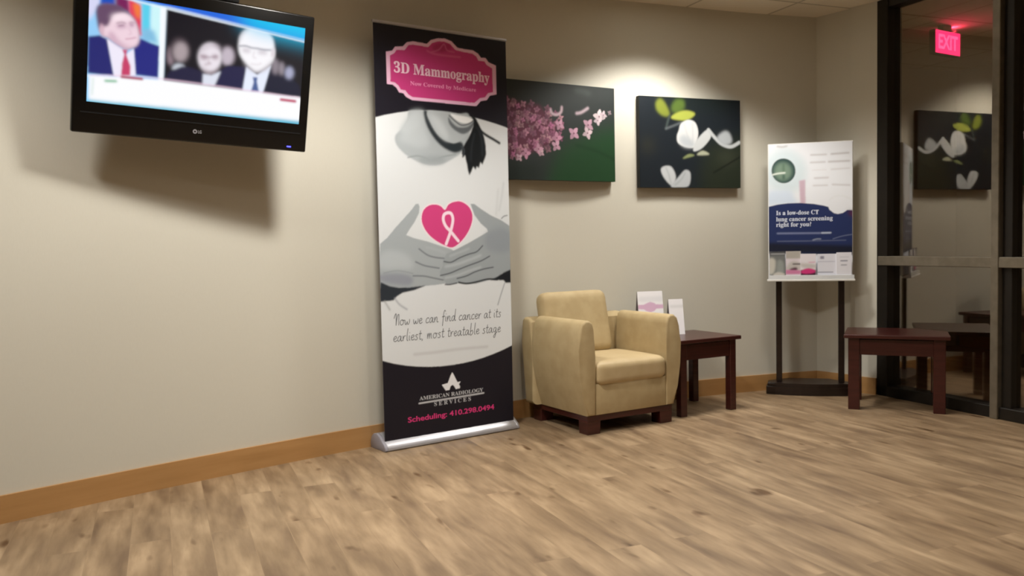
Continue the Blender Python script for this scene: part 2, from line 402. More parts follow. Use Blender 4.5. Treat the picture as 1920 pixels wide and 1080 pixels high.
BANNER_OPS = [
  ('P',[(-0.1008,1.5469),(-0.0219,1.5733),(0.0486,1.594),(0.1203,1.6106),(0.1828,1.622),(0.2463,1.63),(0.3,1.6333),(0.3544,1.634),(0.4095,1.6327),(0.4654,1.6286),(0.5221,1.6226),(0.5796,1.6145),(0.638,1.6054),(0.6972,1.5941),(0.7574,1.5808),(0.8184,1.5642),(0.8551,1.5394),(0.8432,1.1409),(0.8684,0.277),(0.7317,0.2533),(0.7044,0.2457),(0.6552,0.2341),(0.5947,0.2239),(0.5352,0.2176),(0.4652,0.2136),(0.3965,0.2135),(0.3292,0.2171),(0.2524,0.2246),(0.1773,0.2357),(0.1142,0.2483),(0.0524,0.2634),(-0.0082,0.2818),(-0.0676,0.3053),(-0.1644,0.3407)],(212,217,222),0.0017,0),
  ('P',[(0.1829,1.623),(0.1732,1.5859),(0.1435,1.5382),(0.1041,1.499),(0.1068,1.4589),(0.1395,1.4226),(0.1802,1.3963),(0.2375,1.3726),(0.3016,1.3617),(0.3676,1.3712),(0.4355,1.4035),(0.4817,1.4348),(0.5301,1.5142),(0.5337,1.6284),(0.4654,1.6286),(0.3544,1.634),(0.2463,1.6291)],(168,176,182),0.0036,1),
  ('P',[(0.1983,1.6154),(0.1862,1.569),(0.1533,1.521),(0.1261,1.4828),(0.1772,1.4596),(0.24,1.446),(0.2944,1.4683),(0.2753,1.5403),(0.2674,1.622)],(182,190,196),0.0127,1),
  ('P',[(0.2655,1.6291),(0.2744,1.5769),(0.3017,1.5241),(0.3436,1.4765),(0.3922,1.4456),(0.4476,1.4307),(0.4937,1.4527),(0.4834,1.487),(0.4268,1.4818),(0.3826,1.4906),(0.3418,1.5199),(0.3065,1.5705),(0.2869,1.6275)],(38,46,52),0.0046,1),
  ('P',[(0.2868,1.6266),(0.3065,1.5705),(0.3429,1.52),(0.3882,1.492),(0.438,1.4789),(0.4838,1.4983),(0.5249,1.5328),(0.555,1.5733),(0.5794,1.6097),(0.4653,1.6277),(0.3763,1.6342)],(172,180,186),0.0028,1),
  ('P',[(0.4087,1.6093),(0.4302,1.5832),(0.4688,1.5612),(0.5261,1.5689),(0.5699,1.6013),(0.5428,1.5532),(0.4962,1.5286),(0.4458,1.5452),(0.4132,1.5752)],(96,102,108),0.0037,1),
  ('P',[(0.4226,1.6256),(0.4652,1.622),(0.5276,1.6165),(0.5583,1.6021),(0.5208,1.5836),(0.4776,1.5874),(0.4443,1.6032)],(232,236,240),0.0028,1),
  ('L',[(0.4145,1.6173),(0.4473,1.5923),(0.4862,1.5731),(0.5323,1.5827),(0.5677,1.6068)],0.0065,(70,74,80),0.0028),
  ('P',[(0.5338,1.6303),(0.5705,1.6204),(0.5927,1.5861),(0.6127,1.5513),(0.6257,1.5168),(0.6338,1.4741),(0.6349,1.4307),(0.6259,1.4079),(0.6095,1.3761),(0.5982,1.3898),(0.5878,1.3575),(0.574,1.3663),(0.5664,1.3467),(0.553,1.3651),(0.5406,1.3386),(0.5272,1.3179),(0.5189,1.3441),(0.5141,1.3752),(0.5069,1.4005),(0.5041,1.4212),(0.4924,1.4119),(0.4838,1.4274),(0.4869,1.4522),(0.5061,1.482),(0.5253,1.5091),(0.5424,1.5389),(0.5574,1.5735),(0.5618,1.6024)],(20,24,28),0.0029,0),
  ('L',[(0.5897,1.5667),(0.6087,1.5011),(0.611,1.4243)],0.0058,(48,54,60),0.0048),
  ('L',[(0.5655,1.536),(0.5459,1.4678),(0.5376,1.391)],0.0057,(44,50,56),0.0048),
  ('L',[(0.578,1.5657),(0.6357,1.532),(0.6827,1.5115),(0.7207,1.4939)],0.0144,(30,34,40),0.0029),
  ('L',[(0.4827,1.4633),(0.4992,1.4455),(0.4901,1.4117)],0.0086,(60,66,72),0.0029),
  ('L',[(0.1698,1.3956),(0.2227,1.4055),(0.2704,1.3967),(0.2936,1.3816)],0.0063,(142,150,156),0.0027),
  ('L',[(0.3078,1.3843),(0.3688,1.4067),(0.4474,1.4231)],0.0065,(142,150,156),0.0028),
  ('L',[(0.7423,1.2857),(0.7276,1.2066),(0.7097,1.1373)],0.0088,(196,201,207),0.0049),
  ('L',[(0.7243,1.0963),(0.7405,1.1085),(0.7615,1.113)],0.0049,(110,116,124),0.002),
  ('P',[(0.294,1.6153),(0.3214,1.5626),(0.3614,1.515),(0.4049,1.4933),(0.3957,1.5504),(0.3533,1.6024)],(190,198,204),0.011,1),
  ('P',[(0.1277,1.5279),(0.1927,1.6058),(0.246,1.6199),(0.2441,1.565),(0.1791,1.5141)],(186,194,200),0.0108,1),
  ('P',[(0.2385,1.4001),(0.3688,1.4086),(0.3677,1.3759),(0.2588,1.3693)],(152,160,166),0.011,1),
  ('P',[(0.0048,0.9743),(0.0441,1.0029),(0.091,1.052),(0.1485,1.1065),(0.1862,1.1433),(0.2057,1.167),(0.2219,1.1698),(0.2282,1.1561),(0.2244,1.1241),(0.1974,1.0787),(0.1695,1.0447),(0.1487,1.0155),(0.1913,0.9998),(0.2684,0.9818),(0.3435,0.9586),(0.4063,0.9409),(0.4273,0.9289),(0.3972,0.8811),(0.367,0.8217),(0.3652,0.7668),(0.3092,0.7621),(0.2472,0.76),(0.2063,0.7528),(0.1591,0.7423),(0.0929,0.7337),(0.0402,0.7123),(0.0013,0.6964),(-0.0068,0.8272)],(160,168,174),0.0017,0),
  ('P',[(0.0096,0.929),(0.0871,0.9405),(0.1647,0.9058),(0.1829,0.8535),(0.0969,0.8487),(0.0069,0.8554)],(174,182,188),0.0123,1),
  ('P',[(0.0059,0.827),(0.1223,0.8253),(0.1811,0.8011),(0.1599,0.7667),(0.0813,0.7742),(0.0047,0.793)],(140,146,158),0.0091,1),
  ('P',[(0.5305,1.1716),(0.5525,1.1723),(0.5946,1.1462),(0.6535,1.114),(0.7214,1.0877),(0.8133,1.0361),(0.8063,0.8025),(0.7205,0.8071),(0.6888,0.7764),(0.6278,0.7715),(0.5526,0.7577),(0.4938,0.7578),(0.4434,0.765),(0.3932,0.759),(0.3686,0.7619),(0.3556,0.795),(0.34,0.809),(0.3343,0.8269),(0.3556,0.8576),(0.355,0.8814),(0.3772,0.917),(0.4419,0.941),(0.5153,0.9714),(0.5826,1.0024),(0.6358,1.0275),(0.6287,1.0428),(0.5922,1.0698),(0.5529,1.1146)],(150,158,164),0.0018,0),
  ('P',[(0.6278,1.0151),(0.7125,1.0471),(0.7813,1.0168),(0.7787,0.9289),(0.6778,0.9165),(0.6184,0.9535)],(140,148,156),0.0136,1),
  ('L',[(0.368,0.8527),(0.4394,0.8628),(0.5272,0.8863),(0.5869,0.9044)],0.0108,(176,184,190),0.0054),
  ('L',[(0.3661,0.7948),(0.4375,0.8056),(0.5106,0.8256),(0.585,0.843)],0.0083,(176,184,190),0.0047),
  ('L',[(0.398,0.905),(0.4557,0.9229),(0.5143,0.9411)],0.0084,(170,178,184),0.0048),
  ('L',[(0.2606,0.9524),(0.3152,0.9408),(0.3704,0.923)],0.0081,(168,176,182),0.0052),
  ('L',[(0.3619,0.879),(0.4041,0.8739),(0.4548,0.8946),(0.5134,0.9125),(0.5616,0.924),(0.5997,0.9547)],0.0054,(66,72,78),0.0018),
  ('L',[(0.3385,0.8084),(0.3952,0.8183),(0.4529,0.8367),(0.5115,0.8542),(0.586,0.8749),(0.6431,0.8992)],0.0053,(66,72,78),0.0018),
  ('L',[(0.437,0.7893),(0.4952,0.8004),(0.5471,0.819),(0.6071,0.8329),(0.664,0.8396)],0.0054,(66,72,78),0.0018),
  ('L',[(0.4471,0.7692),(0.4939,0.7609),(0.5529,0.7663),(0.628,0.7783),(0.6887,0.7733)],0.0084,(30,34,38),0.0018),
  ('L',[(0.2183,0.9465),(0.2661,0.9143),(0.3138,0.9006),(0.3624,0.895)],0.0053,(92,98,106),0.0024),
  ('L',[(0.1973,0.8824),(0.2507,0.861),(0.3328,0.8459)],0.0052,(92,98,106),0.0023),
  ('L',[(0.1815,0.8128),(0.2421,0.8094),(0.2965,0.7979),(0.3553,0.7849)],0.0052,(92,98,106),0.0023),
  ('L',[(0.0189,0.8325),(0.0967,0.8418),(0.1819,0.8244)],0.0029,(128,134,142),0.0023),
  ('P',[(0.0014,0.7902),(0.0487,0.7681),(0.1002,0.7577),(0.1596,0.7563),(0.2541,0.7622),(0.1858,0.7416),(0.119,0.7318),(0.089,0.7165),(0.0688,0.6971),(-0.0052,0.6938)],(44,50,58),0.0023,0),
  ('P',[(0.6892,0.7889),(0.7283,0.8088),(0.8152,0.8353),(0.8127,0.7518),(0.7421,0.7534),(0.7286,0.7687),(0.6886,0.7696),(0.6429,0.7718)],(28,32,38),0.0025,0),
  ('L',[(0.365,0.762),(0.3933,0.7602),(0.4363,0.7664)],0.0054,(40,44,50),0.0018),
  ('L',[(0.0757,0.7083),(0.1007,0.6758),(0.1425,0.6482)],0.0063,(150,156,166),0.0034),
  ('L',[(0.0204,0.6958),(0.0478,0.6519)],0.0068,(160,164,168),0.0034),
  ('L',[(0.7359,0.7535),(0.7093,0.6916),(0.6884,0.6391)],0.005,(140,146,156),0.0019),
  ('L',[(0.7072,1.2515),(0.6973,1.177),(0.69,1.1149)],0.0098,(200,205,210),0.0055),
  ('L',[(0.4101,0.9487),(0.3716,0.9599),(0.3235,0.9822),(0.2798,1.0142),(0.2491,1.0547),(0.2383,1.0953),(0.2498,1.1364),(0.2813,1.1607),(0.3193,1.1666),(0.3502,1.1587),(0.3755,1.14),(0.396,1.1661),(0.4284,1.1803),(0.4714,1.1829),(0.5141,1.162),(0.5364,1.1294),(0.5397,1.0931),(0.5236,1.0473),(0.4908,1.0015),(0.4499,0.9662),(0.4101,0.9487)],0.0096,(238,214,226),0.0024),
  ('P',[(0.4101,0.9487),(0.3716,0.9599),(0.3235,0.9822),(0.2798,1.0142),(0.2491,1.0547),(0.2383,1.0953),(0.2498,1.1364),(0.2813,1.1607),(0.3193,1.1666),(0.3502,1.1587),(0.3755,1.14),(0.396,1.1661),(0.4284,1.1803),(0.4714,1.1829),(0.5141,1.162),(0.5364,1.1294),(0.5397,1.0931),(0.5236,1.0473),(0.4908,1.0015),(0.4499,0.9662)],(202,66,126),0.0012,1),
  ('L',[(0.3775,0.9677),(0.3927,1.0006),(0.4096,1.0425),(0.4211,1.0905),(0.4122,1.1202),(0.3926,1.1256),(0.3698,1.1161),(0.364,1.0893),(0.3783,1.0569),(0.4057,1.0305),(0.4505,0.9819)],0.0162,(238,214,230),0.0012),
  ('P',[(0.0651,1.8974),(0.0993,1.9056),(0.1161,1.9272),(0.1589,1.9332),(0.1821,1.956),(0.2154,1.9643),(0.2948,1.9613),(0.3167,1.9824),(0.3556,1.9953),(0.3991,1.9997),(0.4381,1.9907),(0.4726,1.9625),(0.5217,1.96),(0.567,1.9599),(0.5986,1.9462),(0.6165,1.9279),(0.6443,1.9297),(0.6624,1.9094),(0.7091,1.897),(0.7092,1.7475),(0.6664,1.7372),(0.6469,1.7124),(0.6094,1.7048),(0.5809,1.6767),(0.5442,1.6757),(0.2013,1.6775),(0.1688,1.6901),(0.155,1.7064),(0.1307,1.709),(0.1173,1.7305),(0.0975,1.7423),(0.0656,1.7439)],(232,186,216),0.0011,0),
  ('P',[(0.0864,1.8811),(0.111,1.895),(0.1237,1.9125),(0.1685,1.9162),(0.1899,1.9429),(0.2148,1.9482),(0.3006,1.9459),(0.3248,1.9691),(0.3595,1.9813),(0.3942,1.9837),(0.4289,1.9766),(0.4611,1.9499),(0.5167,1.9445),(0.5619,1.9432),(0.5867,1.9315),(0.5998,1.9107),(0.6368,1.9117),(0.6502,1.8946),(0.6849,1.88),(0.6868,1.7573),(0.655,1.7493),(0.6356,1.7264),(0.6029,1.7192),(0.5699,1.6933),(0.5448,1.6918),(0.204,1.6931),(0.1816,1.7039),(0.1658,1.7218),(0.1414,1.7233),(0.1298,1.7407),(0.11,1.7543),(0.086,1.7568)],(196,62,128),0.0011,0),
  ('P',[(0.4372,1.9613),(0.4325,1.9522),(0.4199,1.9434),(0.4012,1.9361),(0.3794,1.9314),(0.3579,1.9302),(0.3398,1.9324),(0.328,1.9378),(0.324,1.9456),(0.3285,1.9545),(0.3409,1.9633),(0.3592,1.9706),(0.3809,1.9753),(0.4025,1.9767),(0.4209,1.9745),(0.4331,1.9691)],(172,50,106),0.0052,1),
  ('L',[(0.2936,1.927),(0.3316,1.917),(0.3962,1.9147),(0.4889,1.9167)],0.0065,(216,104,158),0.0036),
  ('L',[(0.319,1.9232),(0.3624,1.94),(0.3938,1.9717),(0.4103,1.9429),(0.454,1.9379)],0.0043,(214,110,160),0.0029),
  ('T','\U0001d7d1\U0001d403 \U0001d40c\U0001d41a\U0001d426\U0001d426\U0001d428\U0001d420\U0001d42b\U0001d41a\U0001d429\U0001d421\U0001d432',0.1056,0.6662,1.8032,0.0518,(244,206,228),'serif',0.012),
  ('T','\U0001d40d\U0001d428\U0001d430 \U0001d402\U0001d428\U0001d42f\U0001d41e\U0001d42b\U0001d41e\U0001d41d \U0001d41b\U0001d432 \U0001d40c\U0001d41e\U0001d41d\U0001d422\U0001d41c\U0001d41a\U0001d42b\U0001d41e',0.1936,0.5808,1.7496,0.0192,(236,150,196),'serif',0.01),
  ('S',[(0.0685,0.6076),(0.0742,0.6235),(0.0804,0.6314),(0.0805,0.605),(0.0787,0.5733)],0.0033,(104,108,114)),
  ('S',[(0.0787,0.5733),(0.0827,0.5997),(0.0905,0.6235),(0.0962,0.6261),(0.095,0.5997),(0.0937,0.5733)],0.0033,(104,108,114)),
  ('S',[(0.1152,0.5984),(0.1069,0.5971),(0.1017,0.5852),(0.106,0.5741),(0.1159,0.5773),(0.1202,0.5878),(0.1152,0.5984),(0.1218,0.5957),(0.1274,0.5971)],0.0033,(104,108,114)),
  ('S',[(0.1287,0.5971),(0.1296,0.5786),(0.1346,0.5746),(0.1415,0.5891),(0.1418,0.5786),(0.1469,0.5746),(0.1535,0.5865),(0.1549,0.5997)],0.0033,(104,108,114)),
  ('S',[(0.1769,0.5971),(0.1778,0.5786),(0.1828,0.5746),(0.1897,0.5891),(0.19,0.5786),(0.1951,0.5746),(0.2017,0.5865),(0.203,0.5997)],0.0033,(104,108,114)),
  ('S',[(0.2084,0.5852),(0.221,0.5891),(0.2244,0.5957),(0.2194,0.5997),(0.2111,0.5931),(0.2094,0.5812),(0.2154,0.5738),(0.2269,0.5799)],0.0033,(104,108,114)),
  ('S',[(0.2648,0.5944),(0.2613,0.5997),(0.2527,0.5957),(0.2475,0.5839),(0.2519,0.5738),(0.2646,0.5786)],0.0033,(104,108,114)),
  ('S',[(0.2868,0.5957),(0.2803,0.5997),(0.2714,0.5918),(0.2688,0.5799),(0.2737,0.5738),(0.2812,0.5812),(0.2878,0.5984),(0.2853,0.5812),(0.2881,0.5738),(0.2932,0.5786)],0.0033,(104,108,114)),
  ('S',[(0.298,0.5997),(0.2968,0.5733)],0.0033,(104,108,114)),
  ('S',[(0.2976,0.5812),(0.3046,0.5971),(0.3103,0.5997),(0.3122,0.5918),(0.3108,0.5773),(0.3145,0.5738),(0.3189,0.5773)],0.0033,(104,108,114)),
  ('S',[(0.3636,0.6235),(0.3603,0.6314),(0.3538,0.6208),(0.3484,0.5891),(0.3428,0.5522)],0.0033,(104,108,114)),
  ('S',[(0.342,0.5984),(0.36,0.601)],0.0033,(104,108,114)),
  ('S',[(0.3638,0.5984),(0.3622,0.5773),(0.3669,0.5746)],0.0033,(104,108,114)),
  ('S',[(0.3658,0.6103),(0.3671,0.6129)],0.0033,(104,108,114)),
  ('S',[(0.374,0.5997),(0.3727,0.5733)],0.0033,(104,108,114)),
  ('S',[(0.3735,0.5812),(0.3805,0.5971),(0.3862,0.5997),(0.3882,0.5918),(0.3867,0.5773),(0.3905,0.5738),(0.3949,0.5773)],0.0033,(104,108,114)),
  ('S',[(0.4157,0.5944),(0.4107,0.5997),(0.4018,0.5918),(0.3992,0.5799),(0.4041,0.5738),(0.4116,0.5812),(0.4194,0.605),(0.4245,0.634)],0.0033,(104,108,114)),
  ('S',[(0.42,0.605),(0.4165,0.5812),(0.419,0.5738),(0.4236,0.5786)],0.0033,(104,108,114)),
  ('S',[(0.4611,0.5944),(0.4576,0.5997),(0.449,0.5957),(0.4437,0.5839),(0.4482,0.5738),(0.4609,0.5786)],0.0033,(104,108,114)),
  ('S',[(0.483,0.5957),(0.4766,0.5997),(0.4677,0.5918),(0.4651,0.5799),(0.4699,0.5738),(0.4775,0.5812),(0.4841,0.5984),(0.4816,0.5812),(0.4844,0.5738),(0.4895,0.5786)],0.0033,(104,108,114)),
  ('S',[(0.4943,0.5997),(0.493,0.5733)],0.0033,(104,108,114)),
  ('S',[(0.4938,0.5812),(0.5009,0.5971),(0.5066,0.5997),(0.5085,0.5918),(0.507,0.5773),(0.5108,0.5738),(0.5152,0.5773)],0.0033,(104,108,114)),
  ('S',[(0.5373,0.5944),(0.5338,0.5997),(0.5252,0.5957),(0.5199,0.5839),(0.5244,0.5738),(0.5371,0.5786)],0.0033,(104,108,114)),
  ('S',[(0.5419,0.5852),(0.5545,0.5891),(0.5579,0.5957),(0.5528,0.5997),(0.5446,0.5931),(0.5428,0.5812),(0.5489,0.5738),(0.5604,0.5799)],0.0033,(104,108,114)),
  ('S',[(0.5656,0.5997),(0.5649,0.5733)],0.0033,(104,108,114)),
  ('S',[(0.566,0.5839),(0.5722,0.5971),(0.5805,0.5984)],0.0033,(104,108,114)),
  ('S',[(0.6175,0.5957),(0.6111,0.5997),(0.6021,0.5918),(0.5996,0.5799),(0.6044,0.5738),(0.612,0.5812),(0.6186,0.5984),(0.616,0.5812),(0.6188,0.5738),(0.624,0.5786)],0.0033,(104,108,114)),
  ('S',[(0.6374,0.6182),(0.6316,0.5812),(0.6344,0.5738),(0.6415,0.5773)],0.0033,(104,108,114)),
  ('S',[(0.6277,0.6023),(0.6442,0.6037)],0.0033,(104,108,114)),
  ('S',[(0.6646,0.5984),(0.663,0.5773),(0.6677,0.5746)],0.0033,(104,108,114)),
  ('S',[(0.6666,0.6103),(0.6679,0.6129)],0.0033,(104,108,114)),
  ('S',[(0.6834,0.6182),(0.6776,0.5812),(0.6804,0.5738),(0.6875,0.5773)],0.0033,(104,108,114)),
  ('S',[(0.6737,0.6023),(0.6902,0.6037)],0.0033,(104,108,114)),
  ('S',[(0.7072,0.5971),(0.7007,0.5997),(0.6946,0.5939),(0.7007,0.5865),(0.7026,0.5786),(0.6953,0.5733),(0.6888,0.5765)],0.0033,(104,108,114)),
  ('S',[(0.063,0.5056),(0.0761,0.5096),(0.0796,0.5162),(0.0743,0.5202),(0.0658,0.5136),(0.064,0.5017),(0.0703,0.4943),(0.0823,0.5004)],0.0033,(104,108,114)),
  ('S',[(0.1042,0.5162),(0.0975,0.5202),(0.0883,0.5122),(0.0857,0.5004),(0.0907,0.4943),(0.0985,0.5017),(0.1053,0.5188),(0.1027,0.5017),(0.1057,0.4943),(0.111,0.499)],0.0033,(104,108,114)),
  ('S',[(0.1159,0.5202),(0.1152,0.4938)],0.0033,(104,108,114)),
  ('S',[(0.1163,0.5043),(0.1227,0.5175),(0.1313,0.5188)],0.0033,(104,108,114)),
  ('S',[(0.1448,0.5545),(0.1385,0.5202),(0.1376,0.4964),(0.1431,0.4951)],0.0033,(104,108,114)),
  ('S',[(0.1511,0.5188),(0.1496,0.4977),(0.1544,0.4951)],0.0033,(104,108,114)),
  ('S',[(0.1531,0.5307),(0.1545,0.5334)],0.0033,(104,108,114)),
  ('S',[(0.1603,0.5056),(0.1734,0.5096),(0.1769,0.5162),(0.1716,0.5202),(0.163,0.5136),(0.1613,0.5017),(0.1676,0.4943),(0.1795,0.5004)],0.0033,(104,108,114)),
  ('S',[(0.2002,0.5175),(0.1934,0.5202),(0.1871,0.5143),(0.1935,0.507),(0.1955,0.499),(0.1879,0.4938),(0.1811,0.4969)],0.0033,(104,108,114)),
  ('S',[(0.215,0.5386),(0.209,0.5017),(0.212,0.4943),(0.2194,0.4977)],0.0033,(104,108,114)),
  ('S',[(0.2049,0.5228),(0.222,0.5241)],0.0033,(104,108,114)),
  ('S',[(0.2249,0.4964),(0.221,0.4858)],0.0033,(104,108,114)),
  ('S',[(0.2547,0.5202),(0.2535,0.4938)],0.0033,(104,108,114)),
  ('S',[(0.2543,0.5017),(0.261,0.5175),(0.265,0.5188),(0.2634,0.4938)],0.0033,(104,108,114)),
  ('S',[(0.2642,0.5017),(0.2714,0.5175),(0.2757,0.5175),(0.2751,0.4977),(0.2791,0.4951)],0.0033,(104,108,114)),
  ('S',[(0.3012,0.5188),(0.2926,0.5175),(0.2872,0.5056),(0.2917,0.4945),(0.3019,0.4977),(0.3064,0.5083),(0.3012,0.5188),(0.308,0.5162),(0.3138,0.5175)],0.0033,(104,108,114)),
  ('S',[(0.3322,0.5175),(0.3254,0.5202),(0.3192,0.5143),(0.3255,0.507),(0.3275,0.499),(0.3199,0.4938),(0.3132,0.4969)],0.0033,(104,108,114)),
  ('S',[(0.347,0.5386),(0.3411,0.5017),(0.344,0.4943),(0.3514,0.4977)],0.0033,(104,108,114)),
  ('S',[(0.337,0.5228),(0.3541,0.5241)],0.0033,(104,108,114)),
  ('S',[(0.3829,0.5386),(0.377,0.5017),(0.3799,0.4943),(0.3873,0.4977)],0.0033,(104,108,114)),
  ('S',[(0.3729,0.5228),(0.39,0.5241)],0.0033,(104,108,114)),
  ('S',[(0.3924,0.5202),(0.3917,0.4938)],0.0033,(104,108,114)),
  ('S',[(0.3928,0.5043),(0.3992,0.5175),(0.4078,0.5188)],0.0033,(104,108,114)),
  ('S',[(0.4107,0.5056),(0.4238,0.5096),(0.4273,0.5162),(0.4221,0.5202),(0.4135,0.5136),(0.4117,0.5017),(0.4181,0.4943),(0.43,0.5004)],0.0033,(104,108,114)),
  ('S',[(0.4519,0.5162),(0.4453,0.5202),(0.436,0.5122),(0.4334,0.5004),(0.4384,0.4943),(0.4462,0.5017),(0.453,0.5188),(0.4505,0.5017),(0.4534,0.4943),(0.4587,0.499)],0.0033,(104,108,114)),
  ('S',[(0.4725,0.5386),(0.4666,0.5017),(0.4695,0.4943),(0.4769,0.4977)],0.0033,(104,108,114)),
  ('S',[(0.4625,0.5228),(0.4796,0.5241)],0.0033,(104,108,114)),
  ('S',[(0.4986,0.5162),(0.4919,0.5202),(0.4826,0.5122),(0.48,0.5004),(0.4851,0.4943),(0.4929,0.5017),(0.4997,0.5188),(0.4971,0.5017),(0.5001,0.4943),(0.5053,0.499)],0.0033,(104,108,114)),
  ('S',[(0.518,0.5545),(0.5093,0.4964),(0.5175,0.4938),(0.5257,0.5043),(0.5226,0.5162),(0.512,0.5096)],0.0033,(104,108,114)),
  ('S',[(0.5434,0.5545),(0.5371,0.5202),(0.5362,0.4964),(0.5417,0.4951)],0.0033,(104,108,114)),
  ('S',[(0.547,0.5056),(0.5601,0.5096),(0.5636,0.5162),(0.5583,0.5202),(0.5498,0.5136),(0.548,0.5017),(0.5543,0.4943),(0.5663,0.5004)],0.0033,(104,108,114)),
  ('S',[(0.6044,0.5175),(0.5976,0.5202),(0.5914,0.5143),(0.5977,0.507),(0.5998,0.499),(0.5922,0.4938),(0.5854,0.4969)],0.0033,(104,108,114)),
  ('S',[(0.6193,0.5386),(0.6133,0.5017),(0.6162,0.4943),(0.6237,0.4977)],0.0033,(104,108,114)),
  ('S',[(0.6092,0.5228),(0.6263,0.5241)],0.0033,(104,108,114)),
  ('S',[(0.6453,0.5162),(0.6386,0.5202),(0.6294,0.5122),(0.6268,0.5004),(0.6318,0.4943),(0.6396,0.5017),(0.6464,0.5188),(0.6438,0.5017),(0.6468,0.4943),(0.6521,0.499)],0.0033,(104,108,114)),
  ('S',[(0.6736,0.5162),(0.6669,0.5202),(0.6576,0.5122),(0.6566,0.5017),(0.6617,0.4964),(0.6696,0.5043),(0.6741,0.5188),(0.6691,0.4858),(0.6616,0.4674),(0.6551,0.4726),(0.6666,0.4885),(0.6801,0.4964)],0.0033,(104,108,114)),
  ('S',[(0.6838,0.5056),(0.6969,0.5096),(0.7004,0.5162),(0.6952,0.5202),(0.6866,0.5136),(0.6848,0.5017),(0.6912,0.4943),(0.7031,0.5004)],0.0033,(104,108,114)),
  ('L',[(0.1769,0.4218),(0.3117,0.4217),(0.4314,0.425),(0.614,0.4223)],0.0145,(198,201,206),0.0033),
  ('P',[(-0.0854,0.4474),(-0.0526,0.43),(0.0058,0.4051),(0.0655,0.386),(0.1264,0.3712),(0.1886,0.36),(0.261,0.3511),(0.3351,0.3468),(0.4014,0.3471),(0.4689,0.3508),(0.5279,0.3569),(0.5879,0.3664),(0.649,0.3794),(0.711,0.3951),(0.7774,0.4159),(0.8386,0.4384),(0.8198,-0.1953),(-0.1039,-0.0622)],(26,24,34),0.0015,0),
  ('P',[(0.3933,0.3094),(0.4024,0.2979),(0.4188,0.2651),(0.4397,0.2317),(0.4384,0.2218),(0.4139,0.2199),(0.4028,0.2381),(0.3946,0.2445),(0.3827,0.2385),(0.3754,0.2202),(0.3537,0.2189),(0.3442,0.2322),(0.331,0.2516),(0.3666,0.257),(0.381,0.2884)],(226,228,234),0.0008,0),
  ('P',[(0.4235,0.2547),(0.4439,0.2565),(0.4333,0.2432)],(226,228,234),0.0009,0),
  ('T','\U0001d400\U0001d40c\U0001d404\U0001d411\U0001d408\U0001d402\U0001d400\U0001d40d \U0001d411\U0001d400\U0001d403\U0001d408\U0001d40e\U0001d40b\U0001d40e\U0001d406\U0001d418',0.1983,0.582,0.1879,0.019,(186,188,194),'serif',0.004),
  ('L',[(0.1968,0.1731),(0.5852,0.1795)],0.0084,(186,188,194),0.0006),
  ('T','\U0001d412 \U0001d404 \U0001d411 \U0001d415 \U0001d408 \U0001d402 \U0001d404 \U0001d412',0.2829,0.5039,0.1488,0.0209,(180,182,188),'serif',0.004),
  ('T','Scheduling: 410.298.0494',0.13,0.65,0.0848,0.0269,(206,58,122),'sans',0.02),
]
